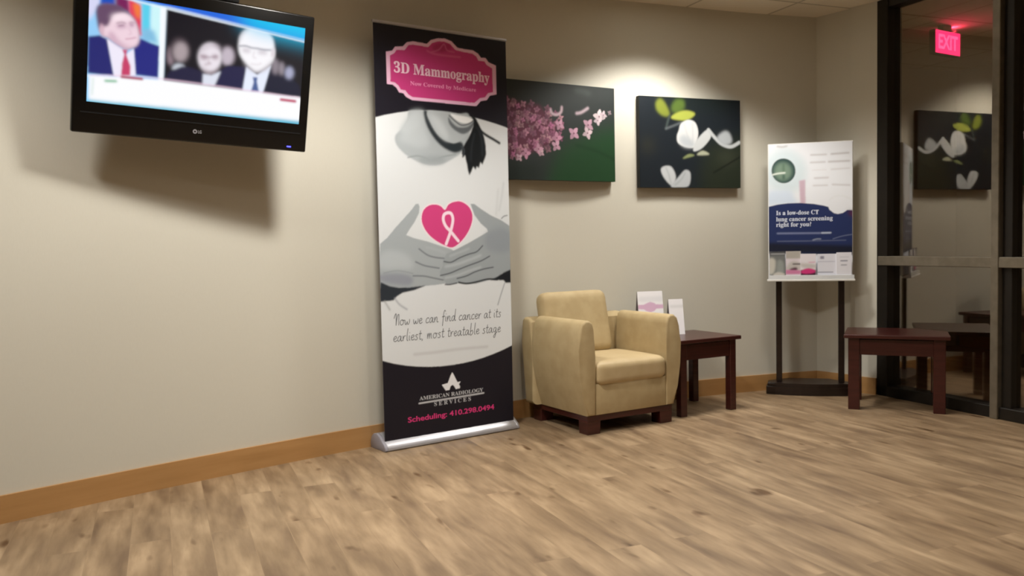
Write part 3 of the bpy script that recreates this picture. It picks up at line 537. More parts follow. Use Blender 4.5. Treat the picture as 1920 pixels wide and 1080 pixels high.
SCREEN_OPS = [
  ('P',[(-0.0075,1.0147),(0.2178,1.0452),(0.3276,1.0307),(0.3445,0.2608),(-0.0022,0.2057)],(150,205,248),0.0027,0),
  ('P',[(-0.0075,1.0147),(0.0472,1.0173),(0.0453,0.8929),(0.0013,0.7298)],(215,215,245),0.0091,0),
  ('P',[(0.0449,1.0347),(0.1085,1.0222),(0.1066,0.9019),(0.0454,0.8883)],(30,80,190),0.0073,0),
  ('P',[(0.1045,1.0116),(0.1646,0.9974),(0.1759,0.8441),(0.1047,0.8919)],(122,36,90),0.0092,0),
  ('P',[(0.1607,0.9867),(0.1816,0.9807),(0.2159,0.9332),(0.2255,0.6659),(0.2043,0.6772),(0.1675,0.8503)],(225,58,92),0.0055,0),
  ('P',[(0.18,0.9569),(0.2153,0.9608),(0.215,0.8118),(0.1947,0.8417)],(244,130,60),0.011,0),
  ('P',[(0.22,0.9765),(0.259,0.9771),(0.2599,0.7344),(0.2255,0.7034)],(92,208,236),0.0074,0),
  ('P',[(0.2589,0.9817),(0.3288,0.975),(0.3118,0.583),(0.2601,0.6217)],(205,246,250),0.0074,0),
  ('P',[(0.224,0.7403),(0.2576,0.7429),(0.2789,0.7317),(0.2985,0.6067),(0.226,0.638)],(130,190,225),0.013,0),
  ('P',[(-0.0004,0.5911),(0.048,0.6175),(0.0835,0.5882),(0.1142,0.2622),(0.001,0.258)],(38,40,112),0.0045,0),
  ('P',[(0.188,0.5451),(0.2175,0.6444),(0.2645,0.6138),(0.3051,0.5977),(0.3042,0.2994),(0.1992,0.2975)],(38,42,128),0.0046,0),
  ('P',[(0.0772,0.5953),(0.1489,0.5176),(0.1581,0.4739),(0.191,0.5415),(0.2035,0.2913),(0.1414,0.2504),(0.1113,0.2594)],(240,234,250),0.0037,0),
  ('P',[(0.1426,0.5202),(0.1654,0.528),(0.1602,0.4728),(0.1791,0.3777),(0.1793,0.2816),(0.1419,0.2694),(0.1431,0.3845),(0.1519,0.4718)],(200,66,106),0.0037,0),
  ('P',[(0.0337,0.737),(0.0282,0.8223),(0.0353,0.88),(0.0633,0.9134),(0.1124,0.9179),(0.1503,0.8811),(0.189,0.8163),(0.2083,0.7254),(0.2131,0.6522),(0.207,0.5826),(0.1818,0.5402),(0.157,0.5279),(0.1148,0.5638),(0.0819,0.6062),(0.0604,0.6126),(0.0422,0.6708)],(104,76,104),0.0064,1),
  ('P',[(0.0799,0.7167),(0.0944,0.782),(0.1141,0.8262),(0.1509,0.8489),(0.187,0.811),(0.2075,0.7251),(0.2131,0.6522),(0.2069,0.5845),(0.1818,0.5439),(0.1549,0.5309),(0.1148,0.5675),(0.0819,0.608),(0.0612,0.6156),(0.0462,0.6769),(0.0691,0.7035)],(240,212,224),0.0074,1),
  ('P',[(0.0465,0.7047),(0.0564,0.7221),(0.0641,0.6833),(0.0623,0.6225),(0.0519,0.6327)],(214,176,192),0.0074,1),
  ('P',[(0.0816,0.6246),(0.0964,0.667),(0.1224,0.6018),(0.1565,0.5576),(0.1814,0.5616),(0.157,0.5298),(0.1148,0.5656)],(206,168,188),0.0129,1),
  ('P',[(0.1158,0.7388),(0.1527,0.7558),(0.1554,0.7205),(0.1205,0.7034)],(206,170,190),0.011,1),
  ('P',[(0.1691,0.7673),(0.1878,0.7721),(0.1872,0.7384),(0.1723,0.7312)],(202,164,186),0.0093,1),
  ('P',[(0.0939,0.8095),(0.1181,0.8323),(0.1511,0.8397),(0.1768,0.798),(0.1354,0.7923),(0.103,0.762)],(252,232,240),0.0147,1),
  ('L',[(0.1156,0.748),(0.1359,0.7646),(0.1526,0.7613)],0.0083,(128,96,112),0.0055),
  ('L',[(0.169,0.771),(0.1813,0.781),(0.189,0.7744)],0.0074,(128,96,112),0.0056),
  ('L',[(0.1242,0.727),(0.1447,0.7399)],0.0083,(120,92,112),0.0046),
  ('L',[(0.1726,0.7574),(0.1839,0.754)],0.0074,(160,122,146),0.0056),
  ('L',[(0.1553,0.617),(0.176,0.628),(0.1986,0.6453)],0.0074,(186,120,146),0.0046),
  ('L',[(0.1659,0.7196),(0.1792,0.6777),(0.167,0.6622)],0.0056,(210,170,190),0.0056),
  ('P',[(0.2992,0.9734),(0.3298,0.9707),(0.3317,0.2567),(0.3049,0.2672)],(246,250,255),0.0037,0),
  ('P',[(0.328,0.9644),(1.0049,0.8666),(1.0048,0.1954),(0.3274,0.2686)],(22,19,28),0.0043,0),
  ('P',[(0.3689,0.5252),(0.3686,0.4913),(0.366,0.4618),(0.3616,0.4412),(0.3561,0.4326),(0.3503,0.4374),(0.345,0.4548),(0.3412,0.4821),(0.3394,0.5152),(0.3397,0.5489),(0.3423,0.5783),(0.3467,0.5989),(0.3522,0.6074),(0.358,0.6027),(0.3632,0.5855),(0.3671,0.5582)],(150,130,140),0.011,1),
  ('P',[(0.436,0.6087),(0.4337,0.5635),(0.4251,0.5229),(0.4115,0.4931),(0.3949,0.4787),(0.378,0.4819),(0.3634,0.5021),(0.3531,0.5361),(0.3489,0.5788),(0.3512,0.6237),(0.3598,0.6641),(0.3733,0.6938),(0.3897,0.7083),(0.4066,0.7054),(0.4213,0.6855),(0.4317,0.6516)],(70,58,66),0.0132,1),
  ('P',[(0.4316,0.5851),(0.4298,0.5485),(0.4232,0.5157),(0.4127,0.4918),(0.3999,0.4804),(0.3868,0.4832),(0.3754,0.4997),(0.3675,0.5274),(0.3641,0.5621),(0.3659,0.5984),(0.3725,0.631),(0.3829,0.6549),(0.3956,0.6664),(0.4087,0.6638),(0.4201,0.6475),(0.4282,0.6198)],(172,158,162),0.0132,1),
  ('P',[(0.4187,0.4257),(0.417,0.409),(0.4114,0.3935),(0.4027,0.3815),(0.3923,0.3749),(0.3818,0.3746),(0.3727,0.3808),(0.3665,0.3924),(0.3641,0.4077),(0.3658,0.4243),(0.3714,0.4398),(0.38,0.4518),(0.3904,0.4584),(0.4009,0.4587),(0.41,0.4526),(0.4162,0.441)],(200,205,215),0.0088,1),
  ('P',[(0.3271,0.2796),(0.3548,0.377),(0.4084,0.4389),(0.4588,0.4334),(0.5102,0.4056),(0.5135,0.2723),(0.3271,0.2796)],(34,32,62),0.0066,0),
  ('P',[(0.6603,0.6237),(0.6583,0.5851),(0.6505,0.5504),(0.638,0.5248),(0.6229,0.5122),(0.6074,0.5146),(0.594,0.5316),(0.5845,0.5604),(0.5805,0.5967),(0.5826,0.6351),(0.5904,0.6696),(0.6027,0.6951),(0.6178,0.7078),(0.6332,0.7057),(0.6467,0.6889),(0.6563,0.6602)],(60,50,56),0.0111,1),
  ('P',[(0.6488,0.6086),(0.6474,0.5737),(0.6415,0.5425),(0.632,0.5199),(0.6204,0.5092),(0.6085,0.512),(0.598,0.528),(0.5906,0.5547),(0.5874,0.5879),(0.5889,0.6226),(0.5948,0.6536),(0.6042,0.6762),(0.6157,0.687),(0.6276,0.6843),(0.6381,0.6684),(0.6456,0.6419)],(196,184,196),0.0112,1),
  ('P',[(0.5893,0.5773),(0.5865,0.5215),(0.5757,0.4714),(0.5587,0.4346),(0.538,0.417),(0.5168,0.4209),(0.4983,0.4459),(0.4854,0.4879),(0.48,0.5405),(0.4828,0.5959),(0.4935,0.6456),(0.5103,0.6821),(0.5309,0.7001),(0.552,0.6966),(0.5706,0.6721),(0.5837,0.6302)],(236,228,236),0.0089,1),
  ('P',[(0.4807,0.5741),(0.5042,0.6487),(0.5437,0.6956),(0.5747,0.684),(0.586,0.6433),(0.5392,0.6718),(0.5,0.6139)],(180,166,176),0.0132,1),
  ('P',[(0.4979,0.4909),(0.5198,0.4311),(0.5606,0.4333),(0.5846,0.4973),(0.5614,0.3999),(0.5206,0.3978)],(176,160,168),0.0133,1),
  ('P',[(0.4909,0.572),(0.5212,0.5767),(0.5222,0.538),(0.4929,0.5315)],(176,156,166),0.0111,1),
  ('P',[(0.5465,0.5874),(0.5719,0.5938),(0.5718,0.558),(0.5485,0.5479)],(176,156,166),0.011,1),
  ('L',[(0.5319,0.558),(0.529,0.5124),(0.5383,0.5043)],0.0078,(196,178,186),0.0067),
  ('L',[(0.491,0.5664),(0.5267,0.5618),(0.5671,0.581)],0.0077,(140,120,130),0.0066),
  ('L',[(0.5133,0.4848),(0.5383,0.5043)],0.011,(150,120,130),0.0088),
  ('P',[(0.5617,0.2876),(0.5885,0.4481),(0.6206,0.5036),(0.7138,0.5175),(0.7152,0.2794)],(34,32,70),0.0056,0),
  ('P',[(0.5064,0.3932),(0.5463,0.3894),(0.5902,0.443),(0.5633,0.2881),(0.5056,0.281)],(222,226,240),0.0055,0),
  ('P',[(0.8003,0.2602),(0.8344,0.5515),(0.8733,0.5013),(0.9498,0.4685),(0.99,0.4003),(1.006,0.2425)],(26,28,50),0.0057,0),
  ('P',[(0.8765,0.5711),(0.876,0.5403),(0.8728,0.5132),(0.8673,0.494),(0.8604,0.4857),(0.8531,0.4894),(0.8466,0.5046),(0.8418,0.5291),(0.8395,0.5589),(0.84,0.5896),(0.8432,0.6166),(0.8487,0.6358),(0.8556,0.6441),(0.8629,0.6405),(0.8694,0.6254),(0.8742,0.601)],(140,130,140),0.0113,1),
  ('P',[(0.9054,0.5577),(0.9051,0.5312),(0.9025,0.508),(0.8981,0.4917),(0.8926,0.4846),(0.8867,0.488),(0.8814,0.5012),(0.8775,0.5222),(0.8756,0.5479),(0.876,0.5743),(0.8785,0.5974),(0.8829,0.6138),(0.8884,0.6208),(0.8943,0.6176),(0.8996,0.6044),(0.9035,0.5834)],(150,140,150),0.0114,1),
  ('P',[(0.9544,0.5277),(0.9535,0.5031),(0.9492,0.4812),(0.9423,0.4652),(0.9339,0.4576),(0.9251,0.4597),(0.9174,0.4709),(0.9119,0.4897),(0.9095,0.5131),(0.9104,0.5376),(0.9147,0.5595),(0.9215,0.5754),(0.93,0.583),(0.9387,0.5811),(0.9464,0.5699),(0.9519,0.5511)],(170,172,200),0.0114,1),
  ('P',[(0.7126,0.5227),(0.7682,0.4558),(0.8363,0.575),(0.8003,0.2602),(0.6996,0.2745)],(232,238,255),0.0045,0),
  ('P',[(0.7469,0.4261),(0.7715,0.4318),(0.7691,0.3877),(0.7827,0.2833),(0.7407,0.2702),(0.7535,0.377)],(74,96,150),0.0045,0),
  ('P',[(0.6686,0.7388),(0.6768,0.8201),(0.7034,0.8911),(0.7495,0.9243),(0.7972,0.9131),(0.8334,0.8525),(0.8469,0.7551),(0.8477,0.6415),(0.8184,0.5519),(0.7674,0.484),(0.7296,0.517),(0.6964,0.5795),(0.6736,0.6507)],(250,248,252),0.0078,1),
  ('P',[(0.682,0.631),(0.7132,0.5399),(0.7671,0.4952),(0.8179,0.5689),(0.8417,0.6623),(0.8191,0.5294),(0.7675,0.4783),(0.7193,0.508)],(206,198,206),0.0133,1),
  ('P',[(0.6879,0.6983),(0.7243,0.704),(0.7264,0.6664),(0.6942,0.6599)],(214,206,214),0.0111,1),
  ('P',[(0.7664,0.7026),(0.8085,0.7079),(0.8069,0.671),(0.77,0.6676)],(214,206,214),0.0112,1),
  ('L',[(0.7484,0.6874),(0.7432,0.6291),(0.7582,0.6206)],0.009,(216,206,212),0.0067),
  ('L',[(0.6765,0.7752),(0.6842,0.8339),(0.7089,0.8818)],0.0155,(214,212,220),0.0111),
  ('P',[(0.8341,0.7393),(0.848,0.7384),(0.848,0.6644),(0.8338,0.6596)],(222,212,218),0.0067,1),
  ('L',[(0.6719,0.7153),(0.7028,0.7259),(0.7345,0.7165),(0.7607,0.7187),(0.7924,0.716),(0.8292,0.724)],0.0123,(112,112,128),0.0056),
  ('L',[(0.7337,0.558),(0.7653,0.5572),(0.7858,0.5776)],0.0078,(210,196,204),0.0067),
  ('P',[(-0.0213,1.0141),(0.0928,1.0099),(0.1996,0.9961),(0.3236,0.9755),(1.0121,0.8639),(1.0069,1.0234),(-0.0009,1.0517)],(38,104,222),0.0059,0),
  ('P',[(0.6405,1.0648),(1.0069,1.0234),(1.0121,0.8639),(0.718,0.9013)],(0,196,240),0.0616,0),
  ('L',[(0.0931,0.995),(0.324,0.9573),(1.0007,0.86)],0.0104,(236,246,255),0.003),
  ('L',[(0.3166,0.9759),(1.0,0.8823)],0.006,(190,225,250),0.003),
  ('P',[(-0.0086,0.2412),(0.3108,0.2803),(1.0002,0.2817),(1.0099,-0.0203),(-0.0077,-0.0207)],(252,252,255),0.0045,0),
  ('L',[(0.0113,0.2416),(0.3105,0.2927),(0.9926,0.2794)],0.0091,(240,205,225),0.0045),
  ('L',[(0.1444,0.2635),(0.2313,0.2671)],0.0243,(172,60,86),0.0046),
  ('L',[(0.0756,0.2076),(0.1208,0.216)],0.0184,(60,170,110),0.0061),
  ('L',[(0.0251,0.2187),(0.0223,0.0651)],0.0076,(180,215,200),0.0061),
  ('L',[(0.8983,0.2357),(0.9724,0.2355)],0.0292,(190,66,100),0.0049),
  ('P',[(-0.0083,0.0173),(1.002,0.0336),(1.0038,-0.0221),(-0.0075,-0.0283)],(96,186,214),0.0091,0),
  ('L',[(0.0009,0.226),(0.002,-0.0024)],0.0211,(110,200,250),0.0091),
]
LILAC_OPS = [
  ('P',[(0.4013,0.1906),(0.6155,0.2818),(0.8201,0.329),(0.8191,-0.0156),(0.3026,-0.0183)],(36,74,44),0.0456,0),
  ('P',[(-0.0251,0.12),(0.2335,0.1058),(0.2848,0.0037),(-0.0311,-0.009)],(34,44,40),0.0355,0),
  ('P',[(-0.002,0.6194),(0.821,0.654),(0.8205,0.5006),(0.4259,0.4378),(-0.0096,0.4558)],(56,62,62),0.0402,0),
  ('L',[(0.5162,0.2058),(0.6644,0.1767),(0.7984,0.129)],0.0139,(28,62,36),0.0077),
  ('L',[(0.522,0.5215),(0.57,0.5194),(0.6186,0.5097)],0.0178,(84,92,90),0.0133),
  ('P',[(-0.0105,0.4352),(0.0642,0.4431),(0.1568,0.4249),(0.2706,0.4222),(0.3316,0.3556),(0.3763,0.308),(0.3844,0.2641),(0.3554,0.2174),(0.3087,0.1919),(0.2355,0.165),(0.1283,0.1291),(-0.0244,0.1342)],(104,52,74),0.0097,0),
  ('F',0.2541,0.2151,0.0236,1.38,(193,147,159)),
  ('F',0.0109,0.2931,0.0244,0.17,(207,146,169)),
  ('F',0.1945,0.3855,0.0146,0.33,(171,119,140)),
  ('F',0.1064,0.143,0.0236,0.21,(191,119,156)),
  ('F',-0.0063,0.1517,0.0254,1.31,(142,90,116)),
  ('F',0.1099,0.1272,0.017,1.41,(171,122,140)),
  ('F',0.3773,0.3843,0.0163,0.1,(155,97,127)),
  ('F',0.1198,0.2543,0.0183,0.46,(124,88,101)),
  ('F',0.3423,0.3158,0.0231,0.09,(151,103,124)),
  ('F',0.3083,0.1815,0.0194,0.87,(125,92,102)),
  ('F',0.0094,0.4353,0.016,1.13,(139,106,114)),
  ('F',0.141,0.3428,0.0156,1.12,(170,124,139)),
  ('F',0.3291,0.1774,0.0159,0.51,(127,96,104)),
  ('F',0.1315,0.1418,0.0183,0.27,(171,111,141)),
  ('F',0.0354,0.4034,0.0156,0.07,(184,142,151)),
  ('F',0.4168,0.3028,0.0218,1.24,(159,101,130)),
  ('F',0.1867,0.3234,0.0148,0.74,(128,97,105)),
  ('F',0.2568,0.1986,0.0163,1.27,(133,89,109)),
  ('F',0.1192,0.3066,0.0253,0.68,(211,157,173)),
  ('F',0.1965,0.2154,0.0193,0.22,(166,107,136)),
  ('F',0.4039,0.2677,0.0161,0.41,(167,109,137)),
  ('F',0.3223,0.1742,0.0243,1.04,(155,114,127)),
  ('F',0.2717,0.2099,0.0181,0.73,(155,112,127)),
  ('F',0.3187,0.2381,0.0225,0.87,(149,113,122)),
  ('F',0.0027,0.2645,0.0195,1.23,(146,104,119)),
  ('F',0.2641,0.1957,0.0235,1.24,(154,109,126)),
  ('F',0.1368,0.171,0.026,1.43,(200,143,164)),
  ('F',0.2118,0.2876,0.0252,0.72,(138,102,113)),
  ('F',0.2841,0.2252,0.024,0.87,(188,117,154)),
  ('F',0.2762,0.3316,0.022,1.08,(178,130,146)),
  ('F',0.0151,0.3976,0.0162,1.03,(162,115,133)),
  ('F',0.1958,0.3927,0.0178,0.27,(128,79,105)),
  ('F',0.1912,0.3384,0.0171,1.35,(177,124,145)),
  ('F',0.0006,0.3128,0.0153,1.25,(148,99,121)),
  ('F',0.2256,0.3559,0.0238,0.63,(175,133,143)),
  ('F',0.3383,0.2571,0.0219,0.85,(156,97,128)),
  ('F',0.2525,0.3542,0.0159,0.85,(202,120,166)),
  ('F',0.2552,0.1613,0.0175,0.44,(157,105,128)),
  ('F',0.4117,0.3583,0.0219,0.39,(208,157,171)),
  ('F',0.4145,0.3162,0.0265,0.74,(160,104,131)),
  ('F',0.1154,0.298,0.0192,0.44,(134,94,110)),
  ('F',0.3226,0.189,0.018,1.4,(125,86,102)),
  ('F',0.3286,0.3987,0.0261,0.44,(147,91,120)),
  ('F',0.2508,0.3103,0.0233,0.18,(180,126,148)),
  ('F',0.3187,0.3782,0.0181,0.79,(170,111,140)),
  ('F',0.1911,0.3451,0.0148,0.38,(189,132,155)),
  ('F',0.1804,0.1475,0.0148,1.17,(202,139,165)),
  ('F',0.1729,0.2681,0.02,1.37,(186,131,152)),
  ('F',0.1576,0.3313,0.0176,1.25,(198,125,163)),
  ('F',0.0201,0.1656,0.0175,1.17,(185,124,151)),
  ('F',0.1947,0.2792,0.0162,0.88,(167,109,137)),
  ('F',0.0873,0.1759,0.0147,1.08,(193,137,158)),
  ('F',0.1118,0.1428,0.0194,0.24,(137,96,112)),
  ('F',0.0441,0.3256,0.0204,1.11,(130,78,106)),
  ('F',0.1779,0.3602,0.0252,0.56,(176,120,144)),
  ('F',0.0181,0.2138,0.0199,1.37,(137,96,112)),
  ('F',0.2263,0.2563,0.0176,1.13,(147,101,120)),
  ('F',0.2161,0.427,0.0229,0.27,(144,95,118)),
  ('F',0.2944,0.2492,0.0159,0.19,(131,93,107)),
  ('F',0.2475,0.3934,0.0181,1.19,(201,136,164)),
  ('F',0.0071,0.2034,0.025,1.02,(128,79,105)),
  ('F',0.0944,0.4206,0.0232,0.21,(209,149,171)),
  ('F',0.2594,0.3537,0.0218,0.52,(144,94,118)),
  ('F',0.1611,0.4205,0.0233,0.65,(197,139,161)),
  ('F',0.3566,0.3037,0.0236,0.59,(176,122,144)),
  ('F',0.0447,0.4437,0.024,0.72,(141,85,116)),
  ('F',0.1869,0.1575,0.02,0.15,(178,119,146)),
  ('F',0.066,0.4031,0.0239,0.23,(156,103,128)),
  ('F',0.1048,0.3662,0.0166,0.72,(138,89,113)),
  ('F',0.0051,0.1339,0.022,1.01,(156,118,128)),
  ('F',0.0437,0.2256,0.0225,0.24,(149,106,122)),
  ('F',0.098,0.434,0.0181,0.47,(159,121,130)),
  ('F',0.1936,0.3726,0.0161,0.36,(188,135,154)),
  ('F',0.2676,0.3273,0.0153,1.17,(209,125,172)),
  ('F',0.2143,0.3511,0.0248,0.74,(132,80,108)),
  ('F',0.1036,0.3211,0.0146,1.46,(150,91,123)),
  ('F',0.071,0.2833,0.0152,0.47,(159,109,130)),
  ('F',0.0415,0.2693,0.0236,0.32,(205,143,168)),
  ('F',0.0052,0.2672,0.0185,0.94,(166,115,136)),
  ('F',0.1245,0.3085,0.0155,0.47,(196,124,161)),
  ('F',0.0298,0.1885,0.0157,0.12,(196,127,160)),
  ('F',0.1037,0.4325,0.0167,0.09,(161,112,132)),
  ('F',0.0826,0.3612,0.019,0.47,(156,96,128)),
  ('F',0.3125,0.2862,0.0235,0.86,(202,143,166)),
  ('F',0.1759,0.1828,0.0231,1.05,(181,138,148)),
  ('F',0.103,0.1796,0.0152,0.25,(157,97,129)),
  ('F',0.1028,0.2275,0.0232,0.84,(149,90,122)),
  ('F',0.0167,0.4348,0.0236,1.42,(135,89,111)),
  ('F',0.2553,0.3968,0.0182,0.02,(161,106,132)),
  ('F',0.2365,0.1833,0.0211,0.26,(187,114,154)),
  ('F',0.2949,0.3241,0.016,0.48,(206,151,169)),
  ('F',0.3853,0.3266,0.0239,1.4,(162,109,133)),
  ('F',0.341,0.3377,0.015,0.87,(128,98,105)),
  ('F',0.192,0.1607,0.0181,0.3,(158,100,130)),
  ('F',0.2327,0.3503,0.0185,0.37,(190,121,155)),
  ('F',0.3548,0.2671,0.0246,0.74,(159,98,130)),
  ('F',0.019,0.3948,0.0241,0.3,(132,95,108)),
  ('F',0.3344,0.3713,0.0219,1.2,(184,137,150)),
  ('F',0.2083,0.267,0.0183,0.04,(140,93,115)),
  ('F',0.1273,0.3318,0.0187,1.47,(165,119,136)),
  ('F',0.2853,0.2431,0.0191,0.89,(171,125,140)),
  ('F',0.2811,0.2958,0.0156,0.53,(149,90,122)),
  ('F',0.2356,0.2074,0.0258,0.41,(186,121,153)),
  ('F',0.3117,0.2451,0.0229,1.26,(208,156,170)),
  ('F',0.3059,0.266,0.0254,0.36,(142,97,116)),
  ('F',0.4113,0.2986,0.0197,0.27,(158,94,130)),
  ('F',0.2654,0.1589,0.0194,0.16,(204,143,167)),
  ('F',0.2848,0.285,0.0253,0.32,(186,123,153)),
  ('F',0.1261,0.3716,0.0161,0.95,(178,134,146)),
  ('F',0.3221,0.4056,0.0243,1.32,(129,89,106)),
  ('F',0.3033,0.3354,0.0255,0.45,(161,110,132)),
  ('F',0.1113,0.2528,0.0145,0.17,(209,131,171)),
  ('F',0.2298,0.2627,0.0215,0.97,(140,88,114)),
  ('F',0.2835,0.2218,0.0247,1.44,(129,87,106)),
  ('F',0.1235,0.1675,0.0173,1.05,(180,136,148)),
  ('F',0.3522,0.3181,0.0167,0.14,(132,83,108)),
  ('F',0.0583,0.2451,0.0226,1.22,(133,96,109)),
  ('F',0.3334,0.2311,0.0222,1.45,(205,156,168)),
  ('F',0.0462,0.4202,0.0182,0.69,(129,81,106)),
  ('F',0.2791,0.2164,0.0212,0.56,(131,87,107)),
  ('F',0.0446,0.2505,0.0198,1.44,(156,112,128)),
  ('F',0.314,0.2267,0.0205,0.53,(150,92,123)),
  ('F',0.1575,0.3666,0.0232,0.86,(167,120,137)),
  ('F',0.1212,0.3472,0.0148,0.63,(198,136,162)),
  ('F',0.0927,0.2301,0.0153,0.72,(130,83,106)),
  ('F',0.4158,0.2999,0.0161,0.53,(157,119,129)),
  ('F',0.3204,0.3568,0.02,0.57,(125,80,102)),
  ('F',0.0804,0.1209,0.0154,0.42,(162,110,133)),
  ('F',0.401,0.2455,0.0197,1.17,(168,101,138)),
  ('F',0.1756,0.262,0.0217,0.05,(203,143,166)),
  ('F',0.0041,0.1877,0.0236,1.37,(160,119,131)),
  ('F',0.0543,0.1873,0.0259,0.33,(161,123,132)),
  ('F',0.1742,0.3751,0.0221,0.19,(165,106,135)),
  ('F',0.0676,0.3006,0.0244,1.33,(130,86,107)),
  ('F',0.0886,0.1405,0.0165,0.64,(206,123,169)),
  ('F',0.1034,0.2001,0.0162,0.78,(156,114,128)),
  ('F',0.41,0.2407,0.0227,0.56,(131,81,108)),
  ('F',0.1495,0.3006,0.0172,0.85,(175,133,143)),
  ('F',0.1048,0.2733,0.0199,1.06,(188,116,154)),
  ('F',-0.0022,0.1868,0.0211,1.19,(160,109,131)),
  ('F',0.0212,0.2819,0.0179,0.03,(127,84,104)),
  ('F',0.1204,0.3078,0.0184,0.8,(181,137,148)),
  ('F',0.1259,0.4065,0.0193,1.1,(206,125,168)),
  ('F',0.218,0.3378,0.0208,1.24,(205,132,168)),
  ('F',0.0565,0.3364,0.0163,0.68,(167,116,137)),
  ('F',0.029,0.4235,0.0248,0.39,(154,95,126)),
  ('F',0.1067,0.1899,0.024,0.94,(189,121,155)),
  ('F',0.1558,0.248,0.0245,0.66,(145,93,119)),
  ('F',0.0606,0.439,0.0141,0.06,(189,131,155)),
  ('F',0.3446,0.3111,0.0218,0.18,(200,120,164)),
  ('F',0.4044,0.3177,0.034,1.08,(222,170,196)),
  ('F',0.5029,0.2732,0.0418,0.92,(224,176,200)),
  ('F',0.6062,0.327,0.0418,0.92,(214,172,192)),
  ('F',0.6006,0.2791,0.038,0.33,(236,212,222)),
  ('F',0.6867,0.3799,0.0447,1.42,(238,222,228)),
  ('F',0.6764,0.3559,0.0308,0.17,(232,214,224)),
  ('F',0.3839,0.2418,0.0375,0.1,(222,160,190)),
  ('F',0.3781,0.1965,0.0345,1.03,(226,180,204)),
  ('F',0.2582,0.1738,0.034,0.14,(224,170,196)),
  ('F',0.1727,0.1464,0.0336,0.1,(220,160,188)),
  ('F',0.128,0.1218,0.0248,0.69,(226,190,206)),
  ('F',0.2756,0.1527,0.0222,0.97,(228,190,206)),
  ('F',0.7172,0.3903,0.0277,1.34,(226,206,216)),
  ('F',0.7633,0.4061,0.0156,1.08,(170,150,158)),
  ('L',[(0.3438,0.4005),(0.3551,0.3782),(0.3872,0.3738),(0.4155,0.3912),(0.4208,0.4189)],0.0146,(214,188,200),0.0037),
  ('L',[(0.5234,0.3893),(0.5583,0.3971),(0.6056,0.4241)],0.015,(206,186,196),0.0045),
]
DOGWOOD_OPS = [
  ('P',[(0.4683,0.2683),(0.7763,0.319),(0.7799,-0.0074),(0.4227,-0.0176)],(42,50,38),0.0504,0),
  ('P',[(0.0237,0.2935),(0.0987,0.2896),(0.0907,0.2159),(0.0161,0.2122)],(52,54,46),0.0324,0),
  ('P',[(0.57,0.2229),(0.7039,0.2293),(0.6738,0.1426),(0.5709,0.1553)],(62,68,54),0.034,0),
  ('P',[(0.1695,0.5651),(0.6688,0.5533),(0.6698,0.4674),(0.2676,0.4731)],(30,40,42),0.041,0),
  ('P',[(0.118,0.5158),(0.1489,0.5404),(0.1849,0.5085),(0.2149,0.4429),(0.167,0.4372),(0.1236,0.4695)],(140,152,60),0.0082,1),
  ('P',[(0.2302,0.5036),(0.2664,0.5412),(0.3154,0.5366),(0.3182,0.4851),(0.263,0.4546),(0.2289,0.4704)],(96,122,54),0.01,1),
  ('P',[(0.2219,0.4269),(0.2678,0.4599),(0.336,0.4747),(0.3976,0.4572),(0.3468,0.4186),(0.2783,0.4141)],(186,196,88),0.005,1),
  ('L',[(0.2149,0.4405),(0.1993,0.4023),(0.1876,0.3604)],0.0116,(80,94,92),0.005),
  ('L',[(0.1847,0.3585),(0.2401,0.3785),(0.298,0.4004)],0.0098,(116,124,128),0.0049),
  ('P',[(0.2775,0.3493),(0.2942,0.3935),(0.3448,0.4176),(0.3964,0.4043),(0.4191,0.3495),(0.4101,0.2904),(0.3929,0.2493),(0.322,0.2507),(0.2709,0.2761),(0.2644,0.3171)],(240,243,245),0.0033,1),
  ('P',[(0.2804,0.2915),(0.309,0.3263),(0.3684,0.2964),(0.3888,0.2558),(0.32,0.2522)],(206,214,222),0.0115,1),
  ('L',[(0.3177,0.3934),(0.3384,0.328),(0.367,0.263)],0.005,(204,211,218),0.005),
  ('L',[(0.3767,0.3971),(0.3797,0.3305),(0.3768,0.2635)],0.005,(204,211,218),0.005),
  ('P',[(0.3986,0.2647),(0.4377,0.3087),(0.4678,0.3019),(0.4188,0.2406)],(190,198,206),0.0084,1),
  ('P',[(0.3813,0.2287),(0.4042,0.2884),(0.4631,0.3479),(0.5031,0.363),(0.5129,0.3171),(0.4684,0.2641),(0.4239,0.2342)],(222,227,230),0.0033,1),
  ('L',[(0.4951,0.3608),(0.5434,0.3129),(0.5949,0.275),(0.662,0.2597),(0.7262,0.2871)],0.0218,(214,220,224),0.0034),
  ('P',[(0.5586,0.3112),(0.6092,0.3541),(0.6506,0.3462),(0.6699,0.2892),(0.6104,0.2673)],(196,203,210),0.0076,1),
  ('P',[(0.3037,0.1786),(0.3482,0.2072),(0.3916,0.2009),(0.3505,0.1873)],(150,162,112),0.0042,1),
  ('P',[(0.4074,0.205),(0.4508,0.2305),(0.5013,0.2095),(0.4513,0.2021)],(196,200,174),0.0041,1),
  ('P',[(0.1473,0.1111),(0.1821,0.1321),(0.2253,0.1241),(0.2533,0.0661),(0.2273,0.0112),(0.1711,0.0566)],(218,223,228),0.0041,1),
  ('P',[(0.2177,0.0092),(0.2745,0.0669),(0.3224,0.1091),(0.3599,0.0882),(0.3455,0.0116),(0.2659,0.0009)],(206,212,218),0.004,1),
  ('L',[(0.1823,0.1223),(0.2021,0.0822),(0.2175,0.0256)],0.0065,(180,188,194),0.0049),
  ('L',[(0.3226,0.0951),(0.2941,0.0528),(0.2464,0.0142)],0.0066,(176,184,190),0.005),
  ('L',[(0.5312,0.0947),(0.6223,0.1405),(0.7356,0.1983)],0.0084,(14,18,15),0.0042),
]
